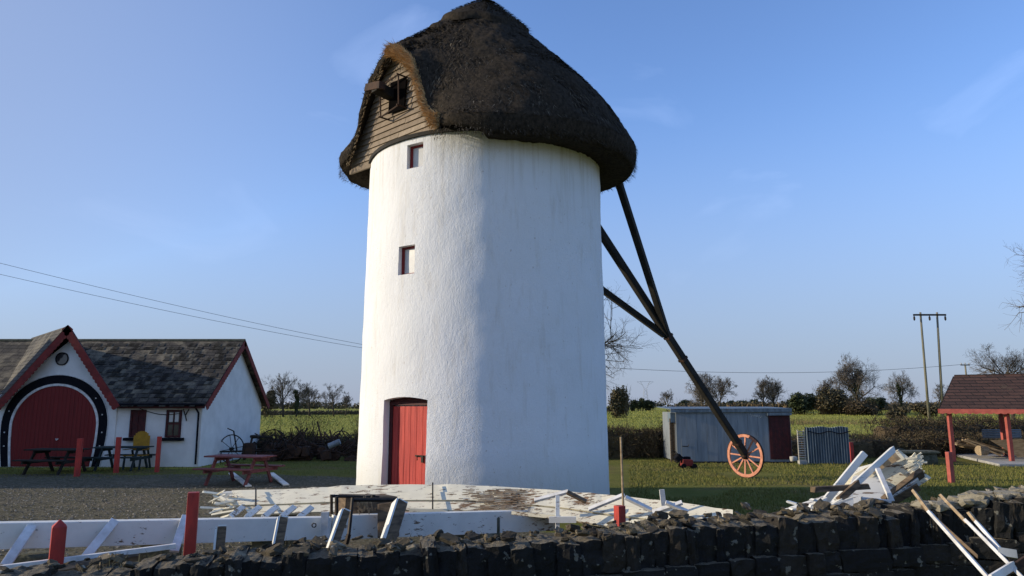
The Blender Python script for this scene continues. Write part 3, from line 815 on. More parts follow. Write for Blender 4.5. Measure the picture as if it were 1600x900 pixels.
mb.prism([(DC+x, YF-.064, z) for x, z in sw_], (0, -.012, 0))
fd_ = mb.build('door', M['bred'], cot)
mb = MB()
for i in range(1, 20):
    x = -1.43+i*.143
    zt_ = 1.40+1.40*math.sqrt(max(0, 1-(x/1.49)**2)); mb.beam((DC+x, YF-.079, .08), (DC+x, YF-.079, zt_-.03), .105, .008, (0,1,0))
mb.build('door_planks', M['bred'], fd_)
mb = MB(); mb.tube([(DC+.12, YF-.10, .98), (DC+.16, YF-.13, .93), (DC+.20, YF-.10, .98)], .018); mb.build('handle', M['whiteclean'], fd_)
mb = MB(); c_ = Vector((-16.12, YF-.065, 3.78)); pts = [c_+Vector((math.cos(i*.2618)*.20, 0, math.sin(i*.2618)*.20)) for i in range(24)]
mb.prism(pts, (0,-.02,0)); rw = mb.build('round_window', M['glass'], cot)
mb = MB()
for i in range(24):
    j_ = (i+1) % 24; e0 = (pts[i]-c_)*1.18+c_; e1 = (pts[j_]-c_)*1.18+c_
    mb.prism([pts[i], pts[j_], e1, e0], (0,-.035,0))
mb.build('window_ring', M['black'], rw)
# two sash windows
for px_, lab in ((216.5, 1), (272.5, 2)):
    xc = (px_-800)/F*YF*.984; z0, z1 = 1.02, 1.98; hw = .27
    mb = MB()
    for s_ in (-1, 1): mb.beam((xc+s_*(hw-.035), YF-.02, z0), (xc+s_*(hw-.035), YF-.02, z1), .07, .07, (0,1,0))
    for z in (z0+.035, z1-.035, (z0+z1)/2): mb.beam((xc-hw+.07, YF-.02, z), (xc+hw-.07, YF-.02, z), .06, .065, (0,1,0) if 0 else (0,0,1))
    mb.beam((xc, YF-.02, z0+.06), (xc, YF-.02, z1-.06), .03, .05, (0,1,0))
    fr = mb.build('window', M['dred'], cot)
    mb = MB(); mb.box((xc, YF-.012, (z0+z1)/2), (hw*2-.1, .02, z1-z0-.1)); mb.build('pane', M['dred'] if lab == 1 else M['glass'], fr)
    if lab == 2:
        mb = MB()
        for s_ in (-1, 1): mb.box((xc+s_*.10, YF-.026, 1.72), (.13, .008, .32))
        mb.build('blind', M['pane'], fr)
    mb = MB(); mb.box((xc, YF-.09, z0-.06), (.80, .20, .10)); mb.build('sill', M['black'], fr, bevel=.01)
mb = MB(); xb = (300-800)/F*YF
mb.tube([(xb-.12, YF-.05, 2.0), (xb, YF-.12, 1.78), (xb+.02, YF-.05, 1.60)], .02); mb.tube([(xb+.08, YF-.05, 2.0), (xb, YF-.12, 1.78)], .02)
mb.build('wall_bracket', M['iron'], cot)
mb = MB(); xa = (228-800)/F*YF
mb.tube([Vector((xa+.0, YF-.04, 2.02)).lerp(Vector((xb-.2, YF-.04, 1.86)), i/8)-Z*.12*math.sin(i/8*math.pi) for i in range(9)], .012, 4); mb.build('slack_cable', M['black'], cot)

# unseen off-frame building, added only to cast shade over the yard
shade_caster = thing('shade_caster', (-29, 21.5, 0), 'unseen tall whitewashed building added to shade the left of the yard', 'shade_caster')
mb = MB(); mb.prism([(-31, 18.4, 0), (-27, 18.4, 0), (-27, 18.4, 6.6), (-29, 18.4, 8.1), (-31, 18.4, 6.6)], (0, 6.9, 0)); mb.build('wall', M['cottage'], shade_caster)
mb = MB()
slope_slab(mb, (-26.8, 18.2, 6.5), (-26.8, 25.5, 6.5), (-29, 25.5, 8.15), (-29, 18.2, 8.15), .1)
slope_slab(mb, (-31.2, 18.2, 6.5), (-31.2, 25.5, 6.5), (-29, 25.5, 8.15), (-29, 18.2, 8.15), .1)
mb.build('roof', M['slateside'], shade_caster)
mb = MB(); mb.box((-26.98, 21.5, 1.5), (.06, 2.6, 3.0)); mb.build('door', M['bred'], shade_caster)
#%%YARD
# ---------------------------------------------------------------- posts, tables, junk on the left
def post_at(base, h, wd, label, mat, top='flat', rz=.2, name='fence_post', group='red fence posts'):
    mb = MB(); base = Vector(base)
    rot = Matrix.Rotation(rz, 3, 'Z')
    q = [rot @ Vector((sx*wd/2, sy*wd/2, 0)) for sx, sy in ((-1,-1),(1,-1),(1,1),(-1,1))]
    vs_ = [base+v_-Z*.05 for v_ in q]+[base+v_+Z*h for v_ in q]
    if top == 'flat':
        mb.add(vs_, [(3,2,1,0),(0,1,5,4),(1,2,6,5),(2,3,7,6),(3,0,4,7),(4,5,6,7)])
    elif top == 'point':
        vs_.append(base+Z*(h+wd*.55)); mb.add(vs_, [(3,2,1,0),(0,1,5,4),(1,2,6,5),(2,3,7,6),(3,0,4,7),(4,5,8),(5,6,8),(6,7,8),(7,4,8)])
    o = mb.build(name, mat, bevel=.006, origin=base); return tag(o, label, 'post', group)
def post_px(px, ybase, ytop, wpx, label, **kw):
    g = G(px, ybase); h = P(px, ytop, g.y).z
    return post_at(g, h, wpx/F*g.y, label, kw.pop('mat', M['red']), **kw)
post_px(120, 745, 685, 7, 'square red post in front of the big red forge door')
post_px(181, 739, 683, 6.3, 'square red post in front of the dark green picnic table')
post_px(245, 738, 682, 5.6, 'square red post nearest the cottage window with the lit blind')
post_px(1331, 724, 691, 6, 'short red post at the right end of the corrugated sheet')
post_px(1487, 755, 706, 7, 'red post in the lawn before the open shelter', mat=M['pinkred'])
# posts right behind the roadside wall (feet hidden by the wall)
def post_near(px, ytop, Y, wpx, label, **kw):
    t_ = P(px, ytop, Y); return post_at((t_.x, Y, 0), t_.z, wpx/F*Y, label, kw.pop('mat', M['red']), **kw)
post_near(303, 769, 7.2, 16, 'tall bright red post standing before the fallen blue-white beam', rz=.35)
post_near(93, 822, 6.6, 19, 'short red post with pointed top at the far left of the wall', top='point', rz=.6)
p9 = post_near(968, 790, 8.2, 13, 'short red post with chipped white paint before the cream sail', rz=.5)
# thin pole by it
mb = MB(); a_ = P(970, 683, 8.5); mb.tube([(a_.x+.02, 8.5, 0), a_], [.016, .012], 8)
tag(mb.build('thin_pole', M['palewood']), 'thin pale wooden pole upright against the right of the mill', 'pole')
# grey timber stubs leaning behind the wall
def stub(p_top, p_bot, wd, th, label, mat=None, name='timber_stub', group='sawn timber stubs behind the wall'):
    mb = MB(); mb.beam(p_bot, p_top, wd, th, (.5,-.8,.2), 3, .01, random.Random(3)); o = mb.build(name, mat or M['oldwood'], bevel=.006)
    # whitewashed strip on the left face
    return tag(o, label, 'timber', group)
def stub2(px1, y1, px0, y0, Y1, Y0, wd, th, label):
    """square timber with a painted left face: body + painted face"""
    a_ = P(px1, y1, Y1); b_ = P(px0, y0, Y0)
    root = thing('timber_stub', (b_.x, b_.y, b_.z), label, 'timber', 'sawn timber stubs behind the wall')
    mb = MB(); mb.beam(b_, a_, wd, th, (.35,-.93,0), 3, .015, random.Random(int(px1))); mb.build('core', M['oldwood'], root, bevel=.006)
    d_ = (a_-b_).normalized(); u = Vector((.35,-.93,0)); u = (u-d_*u.dot(d_)).normalized(); s_ = d_.cross(u)
    if s_.x > 0: s_ = -s_
    mb = MB(); mb.beam(b_+s_*(wd/2+.011), a_+s_*(wd/2+.011), .018, th+.01, u); mb.beam(a_+d_*.008-s_*wd*.48, a_+d_*.008+s_*wd*.48, .012, th*.98, u)
    mb.build('painted_face', M['white'], root)
    return root
stub2(347, 824, 342, 880, 6.7, 6.6, .075, .08, 'short upright grey timber stub just right of the tall red post')
stub2(443, 811, 432, 870, 7.0, 6.8, .075, .085, 'white topped timber stub in the middle of the blue-white beam')
stub2(540, 800, 512, 880, 7.3, 7.0, .07, .09, 'leaning timber stub under the black iron clamp')
stub2(626, 787, 600, 870, 7.6, 7.2, .11, .12, 'widest dark timber stub leaning right of the iron clamp')

# picnic tables
def picnic_table(name, loc, mat, rz, label, ln=1.8, s=1.0):
    root = thing(name, (0,0,0), label, 'picnic table', 'picnic tables in the yard')
    mb = MB()
    for i in range(5): mb.box((0, -.32+i*.16, .74), (ln, .145, .04))
    mb.build('table_top', mat, root, bevel=.005)
    for s_ in (-1, 1):
        mb = MB()
        for q in (-.07, .085): mb.box((0, s_*.68+q, .44), (ln, .14, .04))
        mb.build('bench_seat', mat, root, bevel=.005)
    for x in (-ln/2+.28, ln/2-.28):
        for s_ in (-1, 1):
            mb = MB(); mb.beam((x, s_*.62, 0), (x, s_*.20, .72), .045, .10, (0,1,0)); mb.build('leg', mat, root, bevel=.004)
        mb = MB(); mb.beam((x+.05, -.80, .375), (x+.05, .80, .375), .045, .09, Z); mb.beam((x+.05, -.36, .67), (x+.05, .36, .67), .045, .09, Z)
        mb.build('crossbar', mat, root, bevel=.004)
    root.location = loc; root.rotation_euler = (0, 0, rz); root.scale = (s, s, s)
    return root
picnic_table('picnic_table', (-7.45, 20.0, .012), M['table'], R(-14), 'dull red picnic table on the gravel between cottage and mill', 1.75)
picnic_table('picnic_table', (-13.1, 24.5, .006), M['dgreen'], R(4), 'dark green picnic table before the cottage windows', 1.7)
picnic_table('picnic_table', (-14.5, 23.2, .006), M['pole'], R(-6), 'dark brown picnic table before the big red forge door', 1.7)
# painted boards on the ground by the picnic table
for (a0, b0, lab) in (((361,748),(388,762),'thin white board lying below the left end of the red picnic table'), ((423,748),(447,760),'wide white board lying below the right end of the red picnic table')):
    mb = MB(); p0 = G(*a0)+Z*.16; p1 = G(*b0)+Z*.04; mb.beam(p0, p1, .16, .03, Z)
    # propped on a stone block
    o = mb.build('loose_board', M['white']); tag(o, lab, 'board', 'white boards beside the red picnic table')

# yellow round-backed chair made of slats
ch = thing('garden_chair', (-12.95, 24.9, 0), 'yellow round-backed wooden garden chair below the cottage window', 'chair')
mb = MB(); cc = Vector((-12.78, 25.05, .98))
for i in range(-4, 5):
    x = i*.062; hz = math.sqrt(max(0, .28**2-x*x)); mb.beam(cc+Vector((x, 0, -.38)), cc+Vector((x, 0, hz)), .066, .02, (0,1,0))
mb.build('backrest', M['yellow'], ch)
mb = MB()
for i in range(5): mb.box((-12.78, 24.98-.11*i, .46), (.62, .10, .025))
mb.build('seat', M['yellow'], ch)
for sx_ in (-.27, .27):
    mb = MB(); mb.beam((-12.78+sx_, 24.5, 0), (-12.78+sx_, 24.55, .46), .05, .05, (0,1,0)); mb.build('leg', M['dgreen'], ch)
    mb = MB(); mb.beam((-12.78+sx_, 25.25, 0), (-12.78+sx_, 25.0, .62), .05, .05, (0,1,0)); mb.build('leg', M['dgreen'], ch)
    mb = MB(); mb.box((-12.78+sx_*1.1, 24.75, .66), (.07, .55, .025)); mb.build('armrest', M['yellow'], ch)

def spoked(root, c, r0, nsp, mat, axd=Vector((0,1,0)), thick=.022, name='wheel'):
    axd = axd.normalized(); t1 = axd.cross(Z).normalized(); mb = MB(); n_ = 28
    pts = [c+(t1*math.cos(2*math.pi*i/n_)+Z*math.sin(2*math.pi*i/n_))*r0 for i in range(n_+1)]
    mb.tube(pts, thick, 6, False)
    w_ = mb.build(name, mat, root); mb = MB()
    for i in range(nsp):
        a_ = 2*math.pi*i/nsp+.2; mb.tube([c, c+(t1*math.cos(a_)+Z*math.sin(a_))*r0], thick*.55, 5)
    mb.tube([c-axd*.08, c+axd*.08], .06, 8)
    mb.build('spokes', mat, w_); return w_
# horse-drawn machine against the gable
g = Vector((-10.35, 27.4, 0)); rk = thing('hay_rake', g, 'old black iron hay rake with spoked wheel against the cottage gable', 'farm machine')
spoked(rk, g+Vector((-.22, 0, .52)), .52, 8, M['iron'], Vector((.2,1,0))); spoked(rk, g+Vector((1.1, .9, .50)), .50, 8, M['iron'], Vector((.2,1,0)))
mb = MB()
for (a_, b_, w_) in (((-.5,0,.42),(1.4,.2,.45),.035), ((-.95,0,.42),(-.5,0,.42),.03), ((-.95,0,.2),(-.95,0,.55),.02), ((.0,0,.40),(-.18,0,1.18),.028), ((-.18,0,1.18),(-.42,0,1.28),.022), ((.45,0,.5),(.5,.1,.92),.04), ((.5,.1,.92),(1.2,.1,.95),.03), ((.9,.1,.45),(1.25,.1,.95),.03), ((.2,0,.3),(.6,.2,.75),.07), ((.25,.1,.1),(.3,.1,.7),.06), ((-.6,0,.42),(-.6,0,0),.02), ((1.25,.2,.5),(1.35,.1,.9),.02)):
    mb.tube([g+Vector(a_), g+Vector(b_)], w_, 6)
mb.build('frame', M['iron'], rk)
mb = MB(); mb.rock(g+Vector((.42, .1, .48)), (.42, .35, .5), random.Random(3), amt=.12); mb.build('gearbox', M['rust'], rk)
mb = MB(); mb.rock(g+Vector((.62, .1, .98)), (.32, .3, .10), random.Random(4), amt=.1); mb.build('seat', M['iron'], rk)
# heap of rusty scrap in front of the hedge
r = random.Random(21)
# a few machines that can be told apart
def machine(px, ybase, label, wr, seed, mat):
    g = G(px, ybase); r_ = random.Random(seed); rt = thing('farm_implement', g, label, 'farm machine', 'rusting implements along the hedge')
    spoked(rt, g+Vector((0,0,wr)), wr, 8, mat, Vector((r_.uniform(-.5,.5), 1, 0)), .025)
    mb = MB()
    for k in range(12):
        a_ = g+Vector((r_.uniform(-.9,.9), r_.uniform(-.3,.3), r_.uniform(.1,.7))); b_ = g+Vector((r_.uniform(-.9,.9), r_.uniform(-.3,.3), r_.uniform(.1,1.0)))
        mb.tube([a_, b_], r_.uniform(.018,.045), 6)
    for k in range(3): mb.rock(g+Vector((r_.uniform(-.6,.6), 0, r_.uniform(.25,.6))), (r_.uniform(.2,.5), .3, r_.uniform(.2,.4)), r_, amt=.15)
    mb.build('frame', mat, rt)
machine(425, 712, 'rusty seed drill beside the cottage corner in front of the hedge', .55, 1, M['iron'])
machine(462, 714, 'rusty tangled harrow in the middle of the hedge', .38, 2, M['rust'])
machine(497, 714, 'low rusty implement with grey frame left of the mill', .42, 3, M['rust'])
machine(532, 706, 'spoked wheel implement half in the bush left of the mill', .48, 4, M['iron'])
mb = MB()
for k in range(150):
    x = r.uniform(-10.0, -6.2); y = 28.6+r.uniform(-.5, .8)
    a_ = Vector((x, y, r.uniform(.05, .75))); d_ = Vector((r.uniform(-1,1), r.uniform(-.4,.4), r.uniform(-.5,.9))).normalized()*r.uniform(.3, .9)
    mb.tube([a_, a_+d_], r.uniform(.012, .035), 5)
    if k % 5 == 0: mb.rock(a_-Z*a_.z*.4, (r.uniform(.25,.6), r.uniform(.2,.4), r.uniform(.2,.6)), r, Matrix.Rotation(r.uniform(0,3), 3, 'Y'), .2)
tag(mb.build('scrap_metal', M['rust']), 'heap of rusting scrap iron and bars below the hedge', kind='stuff')
p_ = P(522, 694, 28); mb = MB(); mb.tube([p_-Vector((.2,0,.08)), p_+Vector((.22,0,.10))], .11, 12)
tag(mb.build('drum', M['galv']), 'small pale grey metal drum lying on the scrap heap', 'drum')
#%%SAILS
# ---------------------------------------------------------------- fallen sails
r = random.Random(31)
# 1. the long box beam (stock) whose camera side is in shade
stock = thing('sail_stock', P(430, 850, 8.2), 'long white box beam of a fallen sail running left behind the wall', 'sail')
A0 = P(-60, 838, 6.9); A1 = P(515, 824, 8.55); A2 = P(868, 812, 10.0)
mb = MB(); hgt = .25
mb.beam(P(-60, 838, 6.9), A1, .14, .24, Z, 6); mb.build('beam', M['white'], stock, bevel=.006)
mb = MB(); mb.beam(A1+Vector((.02,.01,0)), A2, .13, .27, Z, 5, .03, r); mb.build('beam', M['white'], stock, bevel=.006)
mb = MB(); a_ = P(508, 800, 8.35); b_ = P(508, 846, 8.35); mb.beam(a_, b_, .08, .04, (0,1,0)); mb.build('joint_strap', M['whiteclean'], stock)
mb = MB(); c_ = P(492, 820, 8.33)
mb.tube([c_+Vector((math.cos(i*.524)*.022, -.035, math.sin(i*.524)*.022)) for i in range(13)], .007, 5, False); mb.build('eye_bolt', M['iron'], stock)
# whip bars slanting down from it to the lower rail
for (x1, y1, x0, y0) in ((50,822,8,884), (180,813,126,880), (291,806,272,862)):
    Yt = 6.9+1.65*(x1+60)/575-.13; mb = MB(); mb.beam(P(x1, y1, Yt), P(x0, y0, Yt-.35), .085, .035, (.3,-.95,.1)); mb.build('cross_bar', M['whiteclean'], stock, bevel=.004)
mb = MB(); mb.beam(P(-40, 893, 6.3), P(275, 853, 7.05), .05, .045, Z); mb.build('lower_rail', M['whiteclean'], stock, bevel=.004)
mb = MB(); mb.beam(P(85, 893, 6.45), P(215, 868, 6.9), .09, .06, (0,-.5,.8), 2, .05, r); mb.build('lower_rail', M['oldwood'], stock, bevel=.004)
# trestle blocks holding the stock off the ground
for px_, Y in ((60, 7.2), (250, 7.8), (420, 8.3), (760, 9.6)):
    q = P(px_, 850, Y); mb = MB(); mb.box((q.x, Y+.03, max(.1, (A0.z-.16)/2-.02)), (.35, .25, max(.2, A0.z-.22))); tag(mb.build('concrete_block', M['moss'], bevel=.02), {60:'rough block under the left end of the long white beam',250:'rough block under the white beam beside the tall red post',420:'rough block under the middle of the white beam',760:'rough block under the right end of the grey-white beam'}[px_], 'block', 'blocks under the sail beams')
# 2. the cream sail: boarded face lying back towards the sun
sail = thing('windmill_sail', P(720, 797, 10.2), 'fallen cream boarded sail with peeling paint lying before the mill door', 'sail')
top = [(345,767,10.9), (470,763,10.75), (555,758,10.65), (640,757,10.5), (720,757,10.35), (810,762,10.2), (870,766,10.0), (940,772,9.75), (1040,782,9.3), (1145,797,8.8)]
bot = [(372,806,10.4), (470,802,10.25), (555,800,10.15), (640,798,10.0), (720,798,9.85), (810,803,9.7), (870,810,9.5), (940,822,9.2), (1040,836,8.75), (1145,850,8.3)]
T_ = [P(*q) for q in top]; B_ = [P(*q) for q in bot]
def lerp_list(Ls, f_):
    x = f_*(len(Ls)-1); i = min(int(x), len(Ls)-2); return Ls[i].lerp(Ls[i+1], x-i)
nb = 3
for k in range(nb):
    mb = MB(); f0, f1 = k/nb, (k+1)/nb-.035; n_ = 36; vs_ = []; fs_ = []
    for i in range(n_+1):
        f_ = i/n_; 
        if i == 0: f_ = [.015, -.002, .02][k]
        tt = lerp_list(T_, max(0, f_)); bb = lerp_list(B_, max(0, f_)); nn = Vector((-.2,-.6,.75)); off = nn*(.012*noise.noise(Vector((i*.5, k*3, 0)))+(.018 if k == 1 else 0))
        a_ = tt.lerp(bb, f0)+off; b_ = tt.lerp(bb, f1)+off
        if k == 0: a_ += Z*.012*noise.noise(Vector((i*.9, 7, 0)))
        vs_ += [a_, b_, b_-nn*.035, a_-nn*.035]
    for i in range(n_):
        for e in range(4):
            g_ = (e+1) % 4; fs_.append((4*i+e, 4*i+g_, 4*i+4+g_, 4*i+4+e))
    fs_ += [(0,1,2,3), (4*n_+3,4*n_+2,4*n_+1,4*n_)]
    mb.add(vs_, fs_); mb.build('face_board', M['peel'], sail)
mb = MB()
for f_ in (.0, .33, .66, .995):
    pass
a_ = lerp_list(T_, .02)+Vector((0,.12,-.10)); mb = MB()
for i in range(12):
    f0, f1 = i/12, (i+1)/12; mb.beam(lerp_list(T_, f0)+Vector((0,.12,-.12)), lerp_list(T_, f1)+Vector((0,.12,-.12)), .16, .18, Z)
mb.build('spar', M['white'], sail)
for px_, y0_, y1_ in ((401,766,797), (677,757,797)):
    Y = 10.5 if px_ < 500 else 10.1; mb = MB(); nn = Vector((-.2,-.6,.75))*.03
    mb.beam(P(px_, y0_, Y+.27)+nn, P(px_, y1_, Y-.27)+nn, .018, .02, (0,-.6,.7)); mb.build('iron_strap', M['iron'], sail)
# knocked ends of the sail bars: teeth along the lower edge
for i, px_ in enumerate((380, 406, 432, 460, 488)):
    mb = MB(); a_ = P(px_, 792, 9.9); mb.beam(a_, a_+P(px_-20, 808, 9.5)-P(px_, 792, 9.9), .075, .035, (.5,-.3,.8), 2, .02, r); mb.build('bar_end', M['white'], sail, bevel=.005)
# lattice bars on the right part
for (x0, y0, x1, y1) in ((835,782,888,768), (886,769,916,784), (920,796,976,773), (977,777,1018,797), (1020,801,1066,785), (1040,785,1075,800)):
    Y0 = 9.55-(x0-835)/250*.75; Y1 = 9.55-(x1-835)/250*.75; mb = MB(); mb.beam(P(x0, y0, Y0-.12), P(x1, y1, Y1-.05), .055, .035, (0,-.5,.8)); mb.build('lattice_bar', M['whiteclean'] if x0 != 886 else M['oldwood'], sail, bevel=.003)
mb = MB(); mb.beam(P(1034, 765, 9.0), P(1037, 790, 9.0), .06, .03, (0,1,0)); mb.build('lattice_bar', M['whiteclean'], sail)
mb = MB(); mb.beam(P(871, 775, 9.3), P(871, 832, 9.1), .05, .05, (0,1,0)); mb.beam(P(858, 812, 9.1), P(900, 812, 9.05), .05, .07, Z); mb.build('upright_batten', M['white'], sail)
for e0, e1 in (((640,797,9.95),(700,798,9.9)), ((702,800,9.9),(762,802,9.85)), ((800,801,9.5),(875,808,9.3))):
    mb = MB(); mb.beam(P(*e0), P(*e1), .05, .045, Z); mb.build('edge_batten', M['peel'], sail)
# rotten patch: exposed brown core with splinters
mb = MB()
for k in range(260):
    px_ = r.gauss(778, 24); y_ = r.uniform(764, 797); Y = 10.25-.5*(y_-762)/36-.07
    a_ = P(px_, y_, Y); d_ = P(px_+r.uniform(4,20), y_+r.uniform(-.6,.6), Y-.01); mb.beam(a_, d_, r.uniform(.004,.010), .006, (0,-.6,.7))
mb.build('splinters', island('splintered_wood', [(.30,.17,.08), (.50,.42,.30), (.14,.08,.04), (.62,.56,.44)], .9, 10, .3), sail)['kind'] = 'stuff'
# shattered left end
mb = MB()
for k in range(22):
    a_ = P(r.uniform(335,372), r.uniform(772,803), r.uniform(10.1,10.8)); d_ = Vector((r.uniform(-.35,.15), r.uniform(-.2,.1), r.uniform(-.08,.08))); mb.beam(a_, a_+d_, r.uniform(.015,.045), r.uniform(.01,.02), (0,-.5,.8), 2, .03, r)
mb.build('splinters', M['peel'], sail)['kind'] = 'stuff'
# supports hidden below the sail
for px_, Y in ((430, 10.7), (700, 10.3), (960, 9.6)):
    q = P(px_, 800, Y); mb = MB(); mb.box((q.x, Y+.2, q.z/2), (.5, .3, q.z)); tag(mb.build('concrete_block', M['moss'], bevel=.02), {430:'rough block under the broken left end of the cream sail', 700:'rough block under the cream sail before the mill door', 960:'rough block under the right part of the cream sail'}[px_], 'block', 'blocks under the sail beams')
# 3. iron clamp frame
clamp = thing('iron_clamp', P(575, 840, 8.6), 'black iron clamp with bolts round dark timber in the fallen sail', 'clamp')
mb = MB()
def rod(a_, b_, w_=.022): mb.tube([P(*a_), P(*b_)], w_, 6)
rod((518,773,8.6),(518,803,8.6),.018); rod((526,776,8.55),(526,835,8.55)); rod((516,775,8.6),(592,777,8.9),.020); rod((552,781,8.1),(620,781,8.5),.024)
rod((551,778,8.1),(545,835,8.0),.020); rod((545,835,8.0),(541,850,8.0),.028); rod((583,773,8.85),(583,778,8.85),.03)
mb.build('bolt_frame', M['iron'], clamp)
mb = MB(); mb.beam(P(530, 792, 8.9), P(612, 792, 9.3), .28, .28, Z, 3, .03, r); mb.build('timber_pad', M['oldwood'], clamp, bevel=.01)
mb = MB(); mb.beam(P(607, 785, 8.7), P(607, 840, 8.6), .22, .20, (0,1,0), 2, .03, r); mb.build('timber_pad', M['oldwood'], clamp, bevel=.01)
mb = MB()
for k in range(26):
    a_ = P(r.gauss(572, 7), r.uniform(786, 806), 8.72); mb.beam(a_, a_+Vector((r.uniform(-.03,.03), -.02, r.uniform(.03,.12))), .012, .008, (0,1,0))
mb.build('splinters', M['palewood'], clamp)['kind'] = 'stuff'
# 4. pile of broken boards behind the wall on the right
def slab_px(pts, ext, name, mat, parent):
    mb = MB(); mb.prism([P(*q) for q in pts], ext); return mb.build(name, mat, parent, bevel=.004)
YB = 7.6
pile = thing('broken_sail', P(1360, 785, YB), 'heap of smashed white sail boards standing up behind the wall', 'sail')
slab_px([(1225,795,7.9),(1300,770,7.9),(1322,735,7.9),(1372,722,7.8),(1408,780,7.4),(1300,800,7.2)], (.02,.05,-.01), 'boarded_panel', M['white'], pile)
slab_px([(1318,790,7.3),(1332,745,7.6),(1366,728,7.7),(1396,782,7.3)], (.02,.04,0), 'boarded_panel', M['white'], pile)
mb = MB(); mb.beam(P(1284, 790, 7.1), P(1351, 708, 7.5), .07, .035, (0,-1,0), 3, .02, r); mb.build('broken_board', M['white'], pile, bevel=.004)
mb = MB(); mb.beam(P(1308, 782, 7.0), P(1396, 702, 7.4), .06, .035, (0,-1,0), 3, .02, r); mb.build('broken_board', M['white'], pile, bevel=.004)
mb = MB(); mb.beam(P(1270, 765, 6.95), P(1356, 760, 7.0), .055, .05, Z, 3, .02, r); mb.build('dark_batten', M['oldwood'], pile, bevel=.004)
mb = MB(); mb.beam(P(1310, 782, 6.9), P(1342, 754, 6.95), .06, .04, (0,-1,0), 3, .02, r); mb.build('dark_batten', M['oldwood'], pile, bevel=.004)
mb = MB(); mb.beam(P(1371, 732, 7.2), P(1394, 784, 7.0), .045, .03, (0,-1,0)); mb.build('broken_board', M['whiteclean'], pile, bevel=.003)
mb = MB(); mb.beam(P(1345, 779, 7.0), P(1392, 784, 6.95), .05, .03, Z); mb.build('broken_board', M['whiteclean'], pile, bevel=.003)
# the sawn-through end of the sail: stacked laminations pointing up right
for k in range(4):      # boards of the sail face, side by side
    mb = MB(); a_ = P(1312+k*19, 764+k*9, 7.66-.015*k); b_ = P(1414+k*9+(0,8,-9,3)[k], 707+k*12, 7.5-.015*k)
    mb.beam(a_, b_, .112, .018, (.25,-.9,.35), 6, .05, r); mb.build('face_board', M['peel'], pile, bevel=.004)
mb = MB(); mb.beam(P(1352, 739, 7.56), P(1400, 714, 7.46), .075, .012, (.25,-.9,.35), 3, .03, r); mb.build('bare_wood_patch', M['palewood'], pile)
for k in range(3):
    mb = MB(); mb.beam(P(1372+k*9, 790-k*3, 7.35), P(1438-k*3, 740+k*10, 7.35), .05, .09, (.3,-.3,.8), 4, .03, r); mb.build('broken_rib', M['oldwood'] if k != 1 else M['white'], pile)
mb = MB()
for k in range(24):
    a_ = P(1424+r.uniform(-8,8), 714+r.uniform(0,28), 7.45); d_ = Vector((r.uniform(.02,.10), -.02, r.uniform(-.01,.07))); mb.beam(a_-d_*.5, a_+d_, r.uniform(.01,.03), .01, (0,-1,0))
mb.build('splinters', M['peel'], pile)['kind'] = 'stuff'
for k in range(10):
    a_ = P(1245+r.uniform(0,75), 790+r.uniform(-3,5), 6.9); mb = MB(); mb.beam(a_, a_+Vector((r.uniform(-.25,.25), r.uniform(-.1,.1), r.uniform(-.04,.08))), r.uniform(.04,.09), .02, Z, 2, .02, r); mb.build('board_fragment', M['white'], pile)
# 5. broken lattice leaning on the road side of the wall
lat = thing('sail_lattice', P(1540, 890, 4.5), 'broken white lattice frame leaning on the road side of the wall', 'lattice')
def lb(x0, y0, Y0, x1, y1, Y1, wd, mat, nm='lath'):
    mb = MB(); mb.beam(P(x0, y0, Y0), P(x1, y1, Y1), wd, .02, (.3,-1,.2), 4, .01, r); mb.build(nm, mat, lat, bevel=.002)
lb(1428, 768, 5.35, 1456, 805, 5.05, .035, M['palewood']); lb(1452, 800, 5.05, 1546, 905, 4.35, .036, M['whiteclean'])
lb(1470, 774, 5.3, 1512, 818, 4.95, .020, M['palewood']); lb(1510, 814, 4.95, 1600, 905, 4.3, .035, M['whiteclean'])
lb(1513, 800, 5.0, 1530, 822, 4.9, .022, M['palewood']); lb(1526, 816, 4.9, 1566, 862, 4.6, .035, M['whiteclean'])
lb(1548, 905, 4.3, 1584, 883, 4.4, .045, M['whiteclean']); lb(1562, 862, 4.55, 1588, 866, 4.5, .05, M['galv']); lb(1580, 890, 4.4, 1606, 872, 4.4, .04, M['rust'])
lb(1440, 790, 5.3, 1528, 870, 4.8, .009, M['oldwood'])
#%%WALL
# ---------------------------------------------------------------- roadside stone wall
r = random.Random(77)
prof = [(-40,907,4.55),(0,901,4.62),(100,895,4.75),(200,886,4.85),(340,874,4.98),(480,862,5.1),(600,856,5.2),(740,849,5.3),(860,843,5.4),(900,841,5.42),(1000,829,5.5),(1100,819,5.58),(1200,810,5.65),(1300,803,5.72),(1400,797,5.8),(1440,793,5.85),(1500,791,5.8),(1560,781,5.75),(1640,769,5.7)]
pw = [P(*q) for q in prof]
